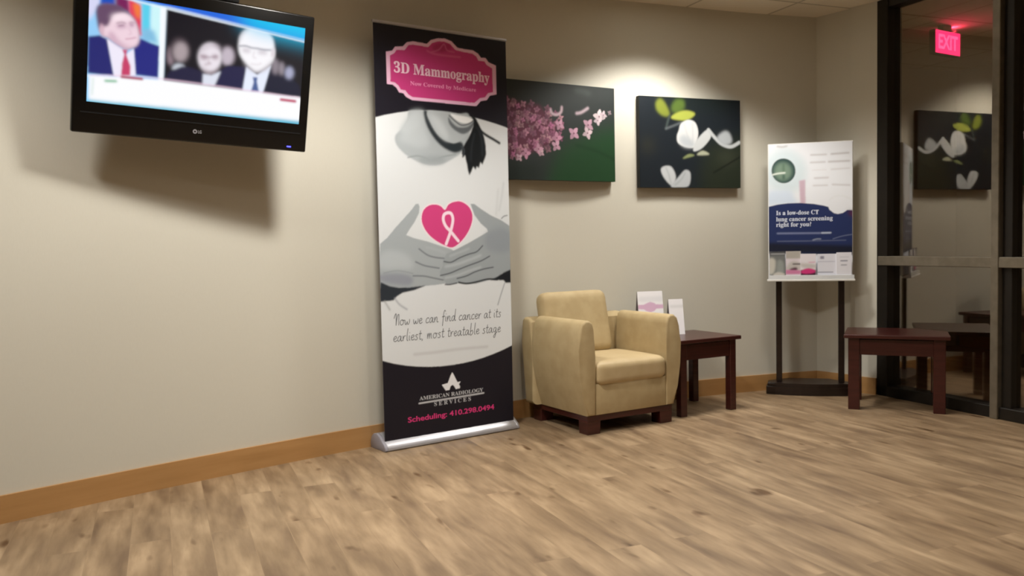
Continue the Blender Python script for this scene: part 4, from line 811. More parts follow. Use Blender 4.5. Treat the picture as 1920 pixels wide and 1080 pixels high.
POSTER_OPS = [
  ('P',[(0.2385,0.6671),(0.2277,0.6096),(0.1972,0.5618),(0.1516,0.531),(0.0977,0.5219),(0.0436,0.536),(-0.0025,0.5713),(-0.0333,0.6224),(-0.0442,0.6817),(-0.0334,0.7398),(-0.0025,0.788),(0.0437,0.8187),(0.098,0.8273),(0.1521,0.8125),(0.1977,0.7769),(0.228,0.7258)],(222,232,240),0.0123,1),
  ('P',[(0.212,0.6685),(0.2032,0.6218),(0.1785,0.583),(0.1415,0.5581),(0.0977,0.5507),(0.0539,0.5622),(0.0166,0.5908),(-0.0084,0.6323),(-0.0172,0.6803),(-0.0084,0.7274),(0.0166,0.7664),(0.054,0.7913),(0.098,0.7983),(0.1418,0.7864),(0.1788,0.7575),(0.2035,0.7161)],(212,226,234),0.0123,1),
  ('P',[(0.1619,0.6752),(0.1564,0.6458),(0.1409,0.6215),(0.1176,0.6059),(0.0902,0.6013),(0.0626,0.6086),(0.0393,0.6266),(0.0237,0.6525),(0.0182,0.6826),(0.0237,0.7121),(0.0393,0.7365),(0.0627,0.7521),(0.0903,0.7565),(0.1178,0.7491),(0.141,0.7311),(0.1565,0.7051)],(52,76,76),0.002,1),
  ('P',[(0.1398,0.6722),(0.1357,0.6503),(0.1241,0.6322),(0.1068,0.6206),(0.0863,0.6172),(0.0659,0.6226),(0.0485,0.636),(0.0368,0.6553),(0.0328,0.6777),(0.0369,0.6997),(0.0485,0.7178),(0.0659,0.7295),(0.0865,0.7328),(0.1069,0.7273),(0.1243,0.7138),(0.1358,0.6945)],(122,146,130),0.0107,1),
  ('L',[(0.0903,0.7202),(0.0902,0.6747)],0.0092,(86,112,92),0.0059),
  ('L',[(0.0902,0.65),(0.0909,0.6293)],0.0123,(60,90,80),0.0057),
  ('L',[(0.0251,0.6566),(0.0558,0.6633),(0.0979,0.6661)],0.0082,(240,248,240),0.0033),
  ('P',[(0.1834,0.6124),(0.2195,0.6188),(0.221,0.4631),(0.1907,0.4644)],(206,182,198),0.0041,0),
  ('P',[(0.002,0.5594),(0.132,0.5532),(0.1775,0.465),(-0.0057,0.4648)],(212,226,244),0.0126,0),
  ('L',[(0.054,0.8339),(0.0827,0.829),(0.1095,0.8328)],0.0107,(200,202,206),0.0033),
  ('L',[(0.2539,0.7711),(0.2992,0.7706),(0.3444,0.7702)],0.0098,(206,206,212),0.0033),
  ('L',[(0.3744,0.7714),(0.4249,0.7731),(0.4753,0.7747)],0.0107,(200,200,206),0.0033),
  ('L',[(0.2519,0.7239),(0.2944,0.7241),(0.3367,0.7243)],0.0098,(208,208,214),0.0033),
  ('L',[(0.3592,0.7243),(0.4191,0.7246),(0.4787,0.7248)],0.0115,(202,202,208),0.0033),
  ('L',[(0.2612,0.6762),(0.3027,0.6755),(0.344,0.6748)],0.0049,(224,224,230),0.0033),
  ('L',[(0.374,0.6765),(0.4273,0.6782),(0.4804,0.6799)],0.0074,(214,214,220),0.0033),
  ('L',[(0.2761,0.6259),(0.3157,0.6261),(0.3551,0.6264)],0.0107,(210,210,216),0.0033),
  ('L',[(0.2685,0.5796),(0.3099,0.5792),(0.3512,0.5788)],0.0082,(210,210,216),0.0033),
  ('L',[(0.3811,0.5823),(0.4315,0.5786),(0.4817,0.575)],0.009,(208,208,214),0.0033),
  ('L',[(0.362,0.4854),(0.3958,0.5083),(0.4479,0.5079),(0.4923,0.4836)],0.0041,(226,230,234),0.0041),
  ('P',[(-0.019,0.4525),(0.02,0.4602),(0.054,0.4676),(0.117,0.4737),(0.1893,0.4736),(0.2707,0.4648),(0.3279,0.453),(0.3563,0.444),(0.3634,0.4257),(0.3894,0.4039),(0.413,0.3978),(0.4413,0.4038),(0.4673,0.4212),(0.526,0.4162),(0.5245,0.1427),(-0.0189,0.1603)],(42,54,98),0.0016,0),
  ('P',[(0.4697,0.4186),(0.5213,0.4138),(0.5211,0.3677),(0.4789,0.3899)],(84,40,70),0.0094,0),
  ('P',[(-0.0189,0.228),(0.5248,0.1988),(0.5245,0.1427),(-0.0189,0.1603)],(30,34,50),0.0094,0),
  ('T','\U0001d408\U0001d42c \U0001d41a \U0001d425\U0001d428\U0001d430-\U0001d41d\U0001d428\U0001d42c\U0001d41e \U0001d402\U0001d413',0.0443,0.3001,0.4006,0.027,(214,222,238),'serif',0.01),
  ('T','\U0001d425\U0001d42e\U0001d427\U0001d420 \U0001d41c\U0001d41a\U0001d427\U0001d41c\U0001d41e\U0001d42b \U0001d42c\U0001d41c\U0001d42b\U0001d41e\U0001d41e\U0001d427\U0001d422\U0001d427\U0001d420',0.0443,0.3821,0.361,0.027,(214,222,238),'serif',0.01),
  ('T','\U0001d42b\U0001d422\U0001d420\U0001d421\U0001d42d \U0001d41f\U0001d428\U0001d42b \U0001d432\U0001d428\U0001d42e?',0.0442,0.255,0.3262,0.027,(214,222,238),'serif',0.01),
  ('L',[(0.0515,0.2848),(0.2128,0.2829),(0.3083,0.2814)],0.0094,(126,136,172),0.0031),
  ('L',[(0.3178,0.2821),(0.3699,0.2822)],0.0092,(190,200,222),0.0025),
  ('L',[(0.0515,0.2349),(0.2605,0.2337),(0.4593,0.2338)],0.0047,(104,112,140),0.0021),
  ('L',[(0.2653,0.2387),(0.2891,0.245),(0.3105,0.2443)],0.0062,(150,160,180),0.0026),
  ('L',[(0.384,0.2437),(0.4406,0.2606),(0.5027,0.2701)],0.0041,(120,130,160),0.002),
]

# ------------------------------------------------------------------ the room
QA, QB, QC = -0.1003605343824291, 0.66080254430157, 4.758745442973013
def wy(x):                                   # the long wall is gently curved
    if x < -1.95: return QA * 1.95 ** 2 - QB * 1.95 + QC + (2 * QA * -1.95 + QB) * (x + 1.95)
    return QA * x * x + QB * x + QC + (0.036 * (1 + math.cos(math.pi * (x - .24) / .9)) if abs(x - .24) < .9 else 0)
def wdir(x):
    return math.atan((wy(x + .01) - wy(x - .01)) / .02)
CX, CY = 2.035, wy(2.035)                    # inner corner
GX, GY = 2.30, 5.345                         # where the glazing starts
GANG = R(-68)
gu = Vector((math.cos(GANG), math.sin(GANG), 0)); gn = Vector((math.cos(GANG + R(90)), math.sin(GANG + R(90)), 0))   # gn points out of the room
WX = [-4.0 + i * (CX + 4.0) / 90 for i in range(91)]
def ribbon(bm, z0, z1, d0, d1):
    """strip following the long wall between two offsets into the room"""
    rows = []
    for x in WX:
        a = wdir(x); n = Vector((math.sin(a), -math.cos(a), 0)); p = Vector((x, wy(x), 0))
        rows.append([bm.verts.new(p + n * d + Vector((0, 0, z))) for d, z in ((d0, z0), (d1, z0), (d1, z1), (d0, z1))])
    for a, b in zip(rows[:-1], rows[1:]):
        for i in range(4): bm.faces.new((a[i], b[i], b[(i + 1) % 4], a[(i + 1) % 4]))
    bm.faces.new(rows[0]); bm.faces.new(rows[-1][::-1]); return bm
def slab(bm, p, q, t, z0, z1, side=1):
    """upright slab from p to q (plan points), thickness t on the left of p->q"""
    p, q = Vector((p[0], p[1], 0)), Vector((q[0], q[1], 0)); d = (q - p).normalized(); n = Vector((-d.y, d.x, 0)) * t * side
    return prism(bm, [(v.x, v.y) for v in (p, q, q + n, p + n)], 'z', z0, z1)
struct('wall_back', ribbon(bmesh.new(), 0, CEIL, 0.0, -0.12), MT['wall'], True)
struct('baseboard_back', ribbon(bmesh.new(), 0, 0.105, 0.012, 0.0), MT['base'], True)
WL = (-4.0, wy(-4.0)); WF = (-0.45, -2.75); WR = (5.45, -2.45)
gend = Vector((GX, GY, 0)) + gu * 8.45
COLX, COLY = 2.19, 5.482                      # start of the shallow pier beside the glazing
struct('wall_right', slab(bmesh.new(), (CX, CY), (COLX + .0, COLY), 0.12, 0, CEIL), MT['wall'])
pier = Vector((COLX, COLY, 0)); pd = (Vector((GX, GY, 0)) - pier).normalized()
pin = Vector((pd.y, -pd.x, 0)) * 0.022
bm = bmesh.new(); a = pier + pin; b_ = Vector((GX, GY, 0)) + pin
prism(bm, [(v.x, v.y) for v in (a, b_, b_ - pin * 6, pier - pin * 6)], 'z', 0, CEIL)
struct('trim_1', bm, MT['wall'])
d = (Vector((COLX, COLY, 0)) - Vector((CX, CY, 0))).normalized(); inn = Vector((d.y, -d.x, 0))
bm = bmesh.new(); slab(bm, (CX + .002, CY - .005), (COLX, COLY), 0.012, 0, 0.105, -1); slab(bm, (a + pin * 0)[:2], b_[:2], 0.012, 0, 0.105, -1)
struct('baseboard_right', bm, MT['base'])
struct('wall_left', slab(bmesh.new(), WF, WL, 0.12, 0, CEIL, -1 if False else -1), MT['wall'])
struct('wall_front', slab(bmesh.new(), WF, (gend.x, gend.y), 0.12, 0, CEIL, -1), MT['wall'])
struct('floor', box(bmesh.new(), -5.5, 9.5, -4.0, 8.5, -0.10, 0.0), MT['floor'])
struct('ceiling', box(bmesh.new(), -5.5, 9.5, -4.0, 8.5, CEIL, CEIL + 0.10), MT['ceiling'])

# hall behind the glazing
H0 = Vector((GX, GY, 0)) + gn * 0.02; HD = 2.4
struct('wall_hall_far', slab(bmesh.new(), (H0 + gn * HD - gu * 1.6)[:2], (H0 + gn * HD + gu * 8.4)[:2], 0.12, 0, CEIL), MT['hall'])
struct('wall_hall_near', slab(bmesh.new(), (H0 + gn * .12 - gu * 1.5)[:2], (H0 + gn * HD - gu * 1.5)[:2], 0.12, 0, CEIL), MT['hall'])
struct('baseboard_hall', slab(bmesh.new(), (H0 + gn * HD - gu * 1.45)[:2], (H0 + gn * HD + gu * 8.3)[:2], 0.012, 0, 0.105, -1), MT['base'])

# glazing: posts, rail, head, sill and panes in plan coordinates s (along) and o (outwards)
GL = tag(bpy.data.objects.new('window_1', None), kind='structure'); link(GL); GL.location = (GX, GY, 0); GL.rotation_euler = (0, 0, GANG)
posts = [0.035, 0.86, 2.02, 3.20, 4.38, 5.56, 6.74, 7.92]
def gbar(name, s0, s1, o0, o1, z0, z1, m, bev=0.003):
    return obj(name, box(bmesh.new(), s0, s1, o0, o1, z0, z1, bev, 1), MT[m], GL)
for i, s in enumerate(posts):
    if i == 0:
        gbar('jamb', 0.0, 0.085, -0.02, 0.10, 0, CEIL, 'darkbronze')
    else:
        gbar('mullion', s - 0.05, s - 0.004, -0.035, 0.02, 0, CEIL, 'bronze')
        gbar('mullion_back', s - 0.002, s + 0.055, -0.004, 0.10, 0, CEIL, 'darkbronze')
S1 = 8.40
gbar('rail', 0.02, S1, -0.030, 0.030, 0.815, 0.872, 'bronze')
gbar('head', 0.0, S1, -0.012, 0.09, 2.385, CEIL, 'darkbronze')
gbar('sill', 0.0, S1, -0.020, 0.09, 0.0, 0.065, 'darkbronze')
gbar('pane', 0.02, S1, 0.034, 0.040, 0.02, 2.42, 'glass', 0)

# ------------------------------------------------------------------ ceiling lamps
for i, (x, y, pw, cone, bl) in enumerate(LAMPS):
    t = thing('recessed_downlight', 'round recessed downlight in the ceiling %s' % (
        'near the wall above the two flower canvases', 'near the wall between the television and the banner', 'over the display stand corner, mirrored in the glass',
        'near the wall left of the television', 'over the open floor before the banner', 'over the open floor before the glazing',
        'over the floor behind the camera, nearest the left wall', 'over the floor straight behind the camera', 'behind the camera beside the glazing')[i],
        'ceiling light', (x, y, CEIL), 0, 'recessed ceiling downlights')
    bm = bmesh.new()
    ri, ro = 0.075, 0.098
    prof = [(ri, 0.0), (ri, -0.004), (ro - .004, -0.008), (ro, -0.004), (ro, 0.0)]
    ring = [[bm.verts.new((r * math.cos(k * math.tau / 32), r * math.sin(k * math.tau / 32), z - 0.0005)) for r, z in prof] for k in range(32)]
    for k in range(32):
        A, B = ring[k], ring[(k + 1) % 32]
        for j in range(4): bm.faces.new((A[j], A[j + 1], B[j + 1], B[j]))
    obj('trim_ring', bm, MT['whiteplastic'], t, True)
    obj('lens', cyl(bmesh.new(), 0, 0, -0.003, -0.0006, 0.074, 32), MT['lamp'], t)
    ld = bpy.data.lights.new('downlight_beam', 'SPOT'); ld.energy = pw; ld.color = WARM; ld.spot_size = R(cone); ld.spot_blend = bl; ld.shadow_soft_size = 0.14
    lo = bpy.data.objects.new('downlight_beam', ld); link(lo, t); lo.location = (0, 0, -0.02)

# ------------------------------------------------------------------ television
tv = thing('television', 'black flat-screen television showing a news broadcast, tilted forward on the curved wall', 'television', (-1.226, 3.442, 1.712))
yaw, tilt, roll = R(34), R(10.0), R(-2.5)
u = Vector((math.cos(yaw), math.sin(yaw), 0)); n = Vector((math.sin(yaw), -math.cos(yaw), 0))
v = Vector((0, 0, 1)) * math.cos(tilt) + n * math.sin(tilt)
u2 = u * math.cos(roll) + v * math.sin(roll); v2 = v * math.cos(roll) - u * math.sin(roll); w2 = u2.cross(v2)   # towards the viewer
Mx = Matrix((u2, -w2, v2)).transposed(); tv.rotation_euler = Mx.to_euler()
TW, TH = 0.911, 0.567
bm = bmesh.new(); box(bm, -TW / 2, TW / 2, -0.012, 0.022, -TH / 2, TH / 2, 0.007, 3)
box(bm, -TW / 2 + .05, TW / 2 - .05, 0.018, 0.060, -TH / 2 + .05, TH / 2 - .05, 0.012, 2)
obj('housing', bm, MT['black'], tv, True)
# screen area inside the bezel (left, right, bottom, top)
SL, SR, SB, ST = -TW / 2 + 0.050, TW / 2 - 0.040, -TH / 2 + 0.117, TH / 2 - 0.052
ops = []
for o in SCREEN_OPS:
    f = lambda p: (p[0] * (SR - SL), p[1] * (ST - SB)); k_ = (ST - SB)
    if o[0] == 'P': ops.append(('P', [f(p) for p in o[1]], o[2], o[3] * k_ * 1.3 + .0012, o[4]))
    else: ops.append(('L', [f(p) for p in o[1]], o[2] * k_, o[3], o[4] * k_ * 1.2 + .001))
picture('screen', ops, SR - SL, ST - SB, 0.0024, (250, 252, 255), printed('lit_screen', 0.2, glow=0.60), tv, (SL, -0.0135, SB))
bm = bmesh.new(); box(bm, SL - .02, SR + .01, -0.0145, -0.011, -TH / 2 + 0.075, -TH / 2 + 0.080, 0)
obj('trim_line', bm, MT['matblack'], tv)
# maker's mark: a ring with two letters
v_, f_ = lettering_of('LG', 'sans', 0.02)
bm = bmesh.new(); vv = [bm.verts.new((0.002 + p[0] * 0.012, -0.0135, -TH / 2 + 0.038 + p[1] * 0.012)) for p in v_]
for q in f_:
    try: bm.faces.new([vv[i] for i in q])
    except ValueError: pass
for k in range(24):
    a0, a1 = k * math.tau / 24, (k + 1) * math.tau / 24
    bm.faces.new([bm.verts.new((-0.010 + r * math.cos(a), -0.0135, -TH / 2 + 0.044 + r * math.sin(a))) for r, a in ((0.0085, a0), (0.0085, a1), (0.004, a1), (0.004, a0))])
obj('maker_mark', bm, MT['silver'], tv)
obj('power_light', box(bmesh.new(), TW / 2 - .085, TW / 2 - .068, -0.0145, -0.011, -TH / 2 + .016, -TH / 2 + .021), MT['led'], tv)
# bracket reaching back to the wall
wn = Vector((-math.sin(R(42)), math.cos(R(42)), 0)); gap = 0.0
while True:
    q_ = tv.location + wn * gap
    if q_.y > wy(q_.x) - 0.006: break
    gap += 0.002
inv = (Matrix.Translation(tv.location) @ Mx.to_4x4()).inverted() @ Matrix.Translation(tv.location) @ Matrix.Rotation(R(42), 4, 'Z')
def bracket(name, bm):
    bm.transform(inv); return obj(name, bm, MT['matblack'], tv)
bracket('wall_plate', box(bmesh.new(), -0.12, 0.12, gap - .012, gap - .002, -0.12, 0.12, 0.002, 1))
for z in (-0.06, 0.06): bracket('mount_arm', box(bmesh.new(), -0.02, 0.02, 0.05, gap - .011, z - .015, z + .015, 0.002, 1))
# cable box shelf edge seen on top of the set
top = thing('media_box', 'small black box on the top edge of the television', 'media box', (0, 0, 0))
p_ = tv.location + u2 * 0.085 + v2 * (TH / 2 + 0.0150) - w2 * 0.012
top.location = p_; top.rotation_euler = Mx.to_euler()
obj('case', box(bmesh.new(), -0.055, 0.055, -0.015, 0.03, -0.0135, 0.014, 0.003, 2), MT['matblack'], top)
obj('sensor_window', box(bmesh.new(), -0.03, 0.03, -0.0165, -0.0145, -0.006, 0.007, 0), MT['black'], top)

# ------------------------------------------------------------------ roll-up banner
A = Vector((-0.637, 4.116, 0)); ban_rz = R(35.7)
bn = thing('rollup_banner', 'tall black, white and pink roll-up banner reading 3D Mammography, beside the armchair', 'banner stand', A, ban_rz)
BW, BH = 0.775, 2.03
picture('banner_sheet', BANNER_OPS, BW, BH, 0.0028, (26, 24, 34), printed('banner_print', 0.42, gain=1.08), bn, (0.004, 0.004, 0.036), thick=0.0)
bm = bmesh.new(); box(bm, 0.0045, BW + .003, 0.0048, 0.0062, 0.036, 0.036 + BH)
obj('banner_backing', bm, MT['greyplastic'], bn)
bm = bmesh.new(); box(bm, 0.0, BW + .008, -0.002, 0.012, 0.036 + BH - .002, 0.036 + BH + .014, 0.004, 2)
obj('top_rail', bm, MT['silver'], bn, True)
# base cassette: half-round housing
prof = [(-0.022, 0.0), (-0.030, 0.006), (-0.030, 0.016), (-0.018, 0.032), (0.000, 0.042), (0.030, 0.066), (0.062, 0.078), (0.094, 0.074), (0.118, 0.056), (0.128, 0.030), (0.128, 0.008), (0.120, 0.0)]
obj('base_cassette', prism(bmesh.new(), prof, 'x', 0.004, BW + .004), MT['silver'], bn, True)
for x0, x1 in ((-0.012, 0.004), (BW + .004, BW + .020)):
    pr = [(p * 1.0, z) for p, z in prof]
    obj('end_cap', prism(bmesh.new(), pr, 'x', x0, x1, 0.003, 2), MT['greyplastic' if x0 < 0 else 'silver'], bn, True)
bm = bmesh.new(); cyl(bm, BW / 2, 0.055, 0.07, BH + .04, 0.008, 12)
obj('support_pole', bm, MT['silver'], bn, True)

# ------------------------------------------------------------------ canvases
def canvas(name, label, x0, w, z0, h, ops, ground, extra, shift=0.0):
    xa = x0; xb = x0
    # far end on the curve
    for _ in range(400):
        xb += 0.002
        if math.hypot(xb - xa, wy(xb) - wy(xa)) >= w: break
    p, q = Vector((xa, wy(xa), 0)), Vector((xb, wy(xb), 0)); d = (q - p).normalized(); nn = Vector((d.y, -d.x, 0))
    t = thing(name, label, 'picture', p + nn * 0.040 + Vector((0, 0, z0)), math.atan2(d.y, d.x), 'flower canvases on the curved wall')
    picture('printed_face', ops, w, h, 0.0026, ground, printed(name + '_print', 0.5, gain=0.72), t)
    bm = bmesh.new(); box(bm, 0.0, w, 0.0008, 0.034, 0.0, h, 0.0)
    obj('stretcher_edge', bm, MT['canvas'], t)
    return t
canvas('canvas_print', 'wide canvas print of pink lilac blossom, partly behind the banner', -0.075, 0.80, 1.355, 0.552, LILAC_OPS, (50, 56, 56), (40, 44, 44))
canvas('canvas_print', 'canvas print of white dogwood flowers, right of the pink lilac canvas', 0.775, 0.735, 1.322, 0.552, DOGWOOD_OPS, (28, 36, 44), (24, 28, 28))

# ------------------------------------------------------------------ armchair
ch = thing('armchair', 'tan upholstered club armchair with dark wooden feet, next to the banner', 'armchair', (0.628, 4.497, 0), R(31.0))
armp = [(-.292, .10), (-.318, .20), (-.338, .32), (-.344, .44), (-.338, .53), (-.322, .575), (-.298, .594), (-.272, .594), (-.252, .578), (-.243, .545), (-.240, .40), (-.240, .10)]
for s in (1, -1):
    bm = bmesh.new(); prism(bm, [(x * s, z) for x, z in armp], 'y', 0.0, 0.445, 0.012, 3)
    obj('arm', bm, MT['tan'], ch, True)
bm = bmesh.new()
prism(bm, [(.440, .10), (.540, .10), (.560, .45), (.564, .54), (.556, .572), (.535, .585), (.49, .582), (.462, .56), (.45, .40)], 'x', -.338, .330, 0.02, 3)
obj('back_shell', bm, MT['tan'], ch, True)
bm = bmesh.new(); rbox(bm, -.268, .182, -.050, .060, 0.0, .362, .048, 10)
bmesh.ops.rotate(bm, cent=(0, 0, 0), matrix=Matrix.Rotation(R(-12), 3, 'X'), verts=bm.verts[:])
bmesh.ops.translate(bm, vec=(-.010, .405, .365), verts=bm.verts[:])
obj('back_cushion', bm, MT['tan'], ch, True)
bm = bmesh.new(); rbox(bm, -.236, .236, -.012, .42, .252, .375, .035, 10, .012)
obj('seat_cushion', bm, MT['tanseat'], ch, True)
obj('front_panel', box(bmesh.new(), -.238, .238, 0.006, 0.05, .10, .262, 0.004, 2), MT['tan'], ch, True)
obj('seat_deck', box(bmesh.new(), -.238, .238, 0.05, 0.44, .10, .250), MT['tan'], ch)
bm = bmesh.new(); box(bm, -.286, .286, 0.012, 0.535, .068, .0995, 0.002, 1)
obj('plinth', bm, MT['cherry'], ch)
for sx in (-1, 1):
    for y0 in (0.014, 0.455):
        x = sx * .245; bm = bmesh.new(); prism(bm, [(x - .040, .0), (x + .040, .0), (x + .043, .07), (x - .043, .07)], 'y', y0, y0 + .078, 0.002, 1)
        obj('foot', bm, MT['cherry'], ch)

# ------------------------------------------------------------------ end tables
def end_table(label, loc, rz, w, d, h, leg, group):
    """origin at the floor under the front right corner of the legs; x runs to the left as -x, y away"""
    t = thing('end_table', label, 'side table', loc, rz, group)
    o = 0.022
    obj('tabletop', box(bmesh.new(), -w - o, o, -o, d + o, h - .022, h, 0.004, 2), MT['cherry'], t)
    bm = bmesh.new(); z0, z1 = h - .118, h - .030
    box(bm, -w + .008, -.008, .008, .026, z0, z1); box(bm, -w + .008, -.008, d - .026, d - .008, z0, z1)
    box(bm, -w + .008, -w + .026, .02, d - .02, z0, z1); box(bm, -.026, -.008, .02, d - .02, z0, z1)
    box(bm, -w + .03, -.03, .03, d - .03, h - .036, h - .021)
    obj('apron', bm, MT['cherry'], t)
    for x0 in (-w, -leg):
        for y0 in (0, d - leg):
            obj('leg', box(bmesh.new(), x0, x0 + leg, y0, y0 + leg, 0, h - .022, 0.003, 1), MT['cherry'], t)
    return t
G = 'dark cherry end tables'
end_table('dark cherry end table half hidden behind the armchair, against the wall', (1.302, 4.960, 0), R(29), .415, .370, .437, .045, G)
end_table('low dark cherry end table standing alone in front of the glass wall', (2.392, 4.690, 0), R(-24), .505, .385, .437, .062, G)

# ------------------------------------------------------------------ cards on the far table
def card(name, label, x, y, z, rz, w, h, lean, ops, step, ground, group):
    t = thing(name, label, 'leaflet', (x, y, z), rz, group)
    c, s = math.cos(lean), math.sin(lean)
    picture('front_page', ops, w, h, step, ground, printed('card_print', 0.6), t, (-w / 2, 0, 0), (-lean, 0, 0))
    bm = bmesh.new(); box(bm, -w / 2, w / 2, 0.0006, 0.003, 0, h)
    bmesh.ops.rotate(bm, cent=(0, 0, 0), matrix=Matrix.Rotation(-lean, 3, 'X'), verts=bm.verts[:])
    obj('back_page', bm, MT['paper'], t)
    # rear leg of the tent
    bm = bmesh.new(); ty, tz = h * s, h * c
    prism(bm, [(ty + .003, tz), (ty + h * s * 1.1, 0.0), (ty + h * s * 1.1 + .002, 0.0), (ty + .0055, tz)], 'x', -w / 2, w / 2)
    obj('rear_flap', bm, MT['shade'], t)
    return t
w_, h_ = .160, .262
card('tent_card', 'white tent card with a pink band, standing on the table behind the armchair', .832, 5.055, .4375, R(14), w_, h_, R(9),
     [('P', [(x, z + .032) for x, z in [(-.01, .150), (.035, .150), (.050, .156), (.078, .168), (.105, .158), (.115, .150), (.18, .148), (.18, .126), (.115, .124), (.102, .112), (.078, .104), (.050, .112), (.038, .122), (-.01, .126)]], (214, 178, 206), .002, 0),
      ('L', [(.100, .035), (.150, .035)], .010, (170, 172, 186), .003), ('L', [(.02, .215), (.15, .215)], .03, (226, 226, 232), .006)], .003, (238, 237, 242), 'cards on the far end table')
w_, h_ = .092, .212
card('tent_card', 'small plain white card beside the pink banded tent card', .982, 5.055, .4375, R(14), w_, h_, R(9),
     [('L', [(.015, .168), (.098, .168)], .016, (222, 222, 226), .004)], .004, (238, 237, 242), 'cards on the far end table')

# ------------------------------------------------------------------ display stand in the corner
es = thing('display_stand', 'dark wooden floor stand holding a lung screening poster, in the corner by the glass', 'display stand', (1.876, 5.352, 0), R(-15))
bs = [(-.27, -.015), (-.265, .07), (-.13, .20), (.13, .20), (.262, .07), (.262, -.02)] + [(.262 - .532 * t / 10, -.02 - .040 * math.sin(math.pi * t / 10)) for t in range(1, 10)]
bs = [(x, y + .03) for x, y in bs]
obj('base', prism(bmesh.new(), bs, 'z', 0.0, 0.052, 0.003, 1), MT['espresso'], es)
obj('base_top', prism(bmesh.new(), [(x * .97, (y - .08) * .96 + .08) for x, y in bs], 'z', 0.052, 0.075, 0.006, 2), MT['espresso'], es)
for x in (-.188, .188):
    obj('pole', box(bmesh.new(), x - .018, x + .018, .055, .085, 0.075, 1.50, 0.003, 1), MT['espresso'], es)
obj('cross_bar', box(bmesh.new(), -.17, .17, .06, .08, 1.02, 1.06, 0.002, 1), MT['espresso'], es)
BZ = .742; PW, PH = .497, .846
obj('board', box(bmesh.new(), -PW / 2 - .004, PW / 2 + .004, .030, .054, BZ - .003, BZ + PH + .004, 0.002, 1), MT['whiteplastic'], es)
k1 = PW / .50; k2 = PH / .85
picture('poster', POSTER_OPS, .497, .846, 0.0026, (234, 238, 246), printed('poster_print', 0.35, gain=1.0), es, (-PW / 2, .0285, BZ))
obj('ledge', box(bmesh.new(), -PW / 2 - .012, PW / 2 + .012, -.022, .034, BZ - .018, BZ - .006, 0.002, 1), MT['whiteplastic'], es)
obj('lip', box(bmesh.new(), -PW / 2 - .006, PW / 2 + .006, -.020, -.016, BZ - .006, BZ + .020, 0.001, 1), MT['acrylic'], es)
def leaflet(label, x0, x1, h, ops, ground, y):
    c, s = math.cos(es.rotation_euler.z), math.sin(es.rotation_euler.z)
    lx, ly = x0, y
    t = thing('leaflet', label, 'leaflet', (es.location.x + lx * c - ly * s, es.location.y + lx * s + ly * c, BZ - .005), es.rotation_euler.z, 'leaflets on the display stand ledge')
    w = x1 - x0
    picture('front_page', ops, w, h, .003, ground, printed('leaflet_print', 0.4), t)
    obj('pages', box(bmesh.new(), 0, w, .0006, .009, 0, h), MT['paper'], t)
L0 = -PW / 2
leaflet('grey leaflet with a portrait photo, leftmost on the display stand ledge', L0 + .002, L0 + .096, .176,
        [('P', [(0, .15), (.1, .15), (.1, .19), (0, .19)], (70, 74, 78), .004, 0), ('L', [(.01, .160), (.09, .160)], .008, (170, 172, 174), .003),
         ('P', [(.0, .03), (.03, .05), (.035, .12), (0, .13)], (200, 198, 190), .006, 1), ('P', [(.045, .02), (.08, .03), (.085, .10), (.06, .125), (.045, .10)], (150, 156, 154), .006, 1),
         ('P', [(.01, .0), (.1, .0), (.1, .02), (.02, .03)], (50, 52, 54), .005, 1), ('P', [(.02, .03), (.05, .045), (.09, .035), (.085, .022), (.03, .02)], (206, 202, 196), .004, 1)], (118, 122, 122), -.004)
leaflet('leaflet with a pink lower band, second from the left on the stand ledge', L0 + .100, L0 + .190, .176,
        [('P', [(0, .13), (.09, .13), (.09, .18), (0, .18)], (178, 174, 168), .004, 0), ('P', [(0, .07), (.03, .11), (.07, .11), (.1, .09), (.1, .06), (0, .06)], (196, 192, 190), .006, 1),
         ('P', [(.02, .06), (.06, .075), (.07, .06), (.05, .045)], (90, 50, 70), .005, 1), ('P', [(0, .032), (.09, .032), (.09, .056), (0, .060)], (206, 130, 168), .003, 0),
         ('L', [(.045, .095), (.085, .095)], .008, (70, 60, 64), .003)], (220, 212, 220), -.004)
leaflet('white leaflet with a bright pink oval, in the middle of the stand ledge', L0 + .188, L0 + .279, .158,
        [('P', [(0, .10), (.02, .07), (.09, .07), (.09, .09)], (200, 196, 196), .006, 1), ('P', [(0, .022), (.091, .022), (.091, .056), (0, .056)], (60, 30, 52), .003, 0),
         ('P', [(.0, .045), (.02, .062), (.05, .068), (.08, .060), (.09, .048), (.07, .036), (.02, .034)], (212, 62, 130), .003, 1),
         ('L', [(.05, .105), (.085, .106)], .006, (214, 160, 186), .003)], (232, 228, 236), -.013)
leaflet('white leaflet with a small dark stamp, second from the right on the stand ledge', L0 + .290, L0 + .408, .156,
        [('P', [(.015, .125), (.038, .125), (.038, .142), (.015, .142)], (140, 140, 160), .003, 0), ('L', [(.0, .108), (.10, .108)], .004, (180, 182, 200), .002), ('L', [(0, .042), (.09, .042)], .004, (90, 92, 116), .0015)], (226, 228, 240), -.004)
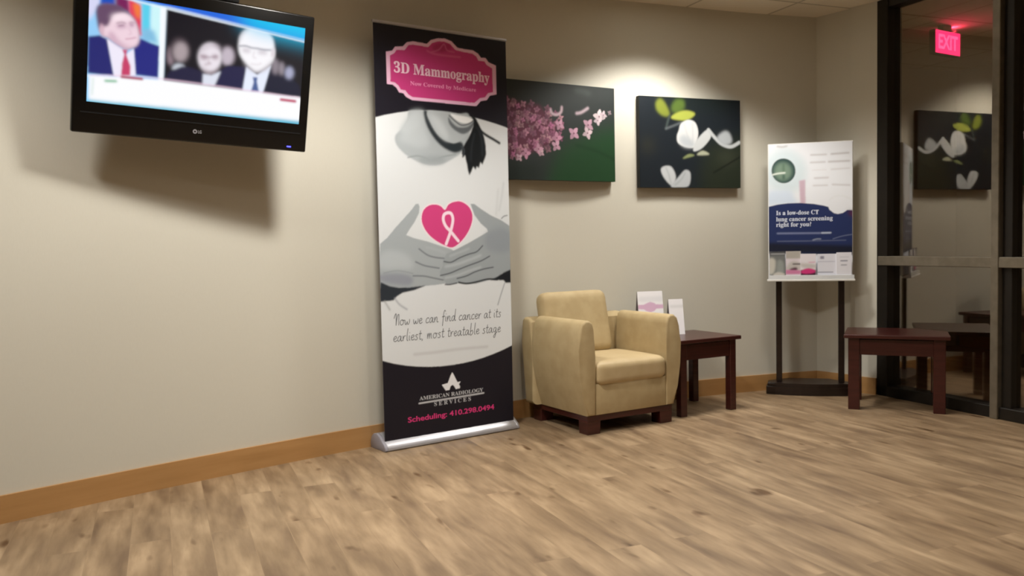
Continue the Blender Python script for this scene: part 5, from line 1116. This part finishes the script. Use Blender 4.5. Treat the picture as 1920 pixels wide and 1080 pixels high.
leaflet('white leaflet with two short grey lines, rightmost on the stand ledge', L0 + .400, L0 + .488, .164,
        [('L', [(.025, .112), (.062, .112)], .006, (110, 116, 140), .002), ('L', [(.028, .086), (.058, .086)], .005, (130, 134, 150), .002), ('L', [(.02, .135), (.07, .135)], .005, (205, 208, 220), .002)], (230, 231, 241), -.013)

# ------------------------------------------------------------------ exit sign in the hall
d_ = Vector((2.68, 5.256, 0)).normalized()
ex = thing('exit_sign', 'red lit EXIT sign hanging from the ceiling behind the glass wall', 'exit sign', (d_.x * 6.7, d_.y * 6.7, 2.235), R(32))
EW, EH = .30, .165
obj('housing', box(bmesh.new(), -EW / 2, EW / 2, 0, .045, 0, EH, 0.004, 1), MT['matblack'], ex)
obj('lit_face', box(bmesh.new(), -EW / 2 + .006, EW / 2 - .006, -.003, .0, .006, EH - .006), MT['red'], ex)
v_, f_ = lettering_of('EXIT', 'sans', 0.03)
bm = bmesh.new(); k_ = .23 / v_[:, 0].max(); vv = [bm.verts.new((-.115 + p[0] * k_, -.0042, .035 + p[1] * .10)) for p in v_]
for q in f_:
    try: bm.faces.new([vv[i] for i in q])
    except ValueError: pass
obj('lettering', bm, MT['red2'], ex)
obj('canopy', box(bmesh.new(), -.05, .05, .002, .043, EH, CEIL - 2.235, 0.002, 1), MT['matblack'], ex)
ld = bpy.data.lights.new('sign_glow', 'POINT'); ld.energy = 0.7; ld.color = (1.0, 0.05, 0.14); ld.shadow_soft_size = 0.008
lo = bpy.data.objects.new('sign_glow', ld); link(lo, ex); lo.location = (.10, .02, EH + .012)

t = thing('recessed_downlight', 'unseen downlight added to brighten the hall behind the glass wall', 'ceiling light', tuple(H0 + gn * 1.3 + gu * 5.2)[:2] + (CEIL,), 0, 'recessed ceiling downlights')  # added fixture, lifts the dark hall and softens the pane's reflection
obj('lens', cyl(bmesh.new(), 0, 0, -0.003, -0.0006, 0.074, 32), MT['lamp'], t)
ld = bpy.data.lights.new('downlight_beam', 'SPOT'); ld.energy = 380; ld.color = WARM; ld.spot_size = R(150); ld.spot_blend = 1.0; ld.shadow_soft_size = 0.07
lo = bpy.data.objects.new('downlight_beam', ld); link(lo, t); lo.location = (0, 0, -0.02)
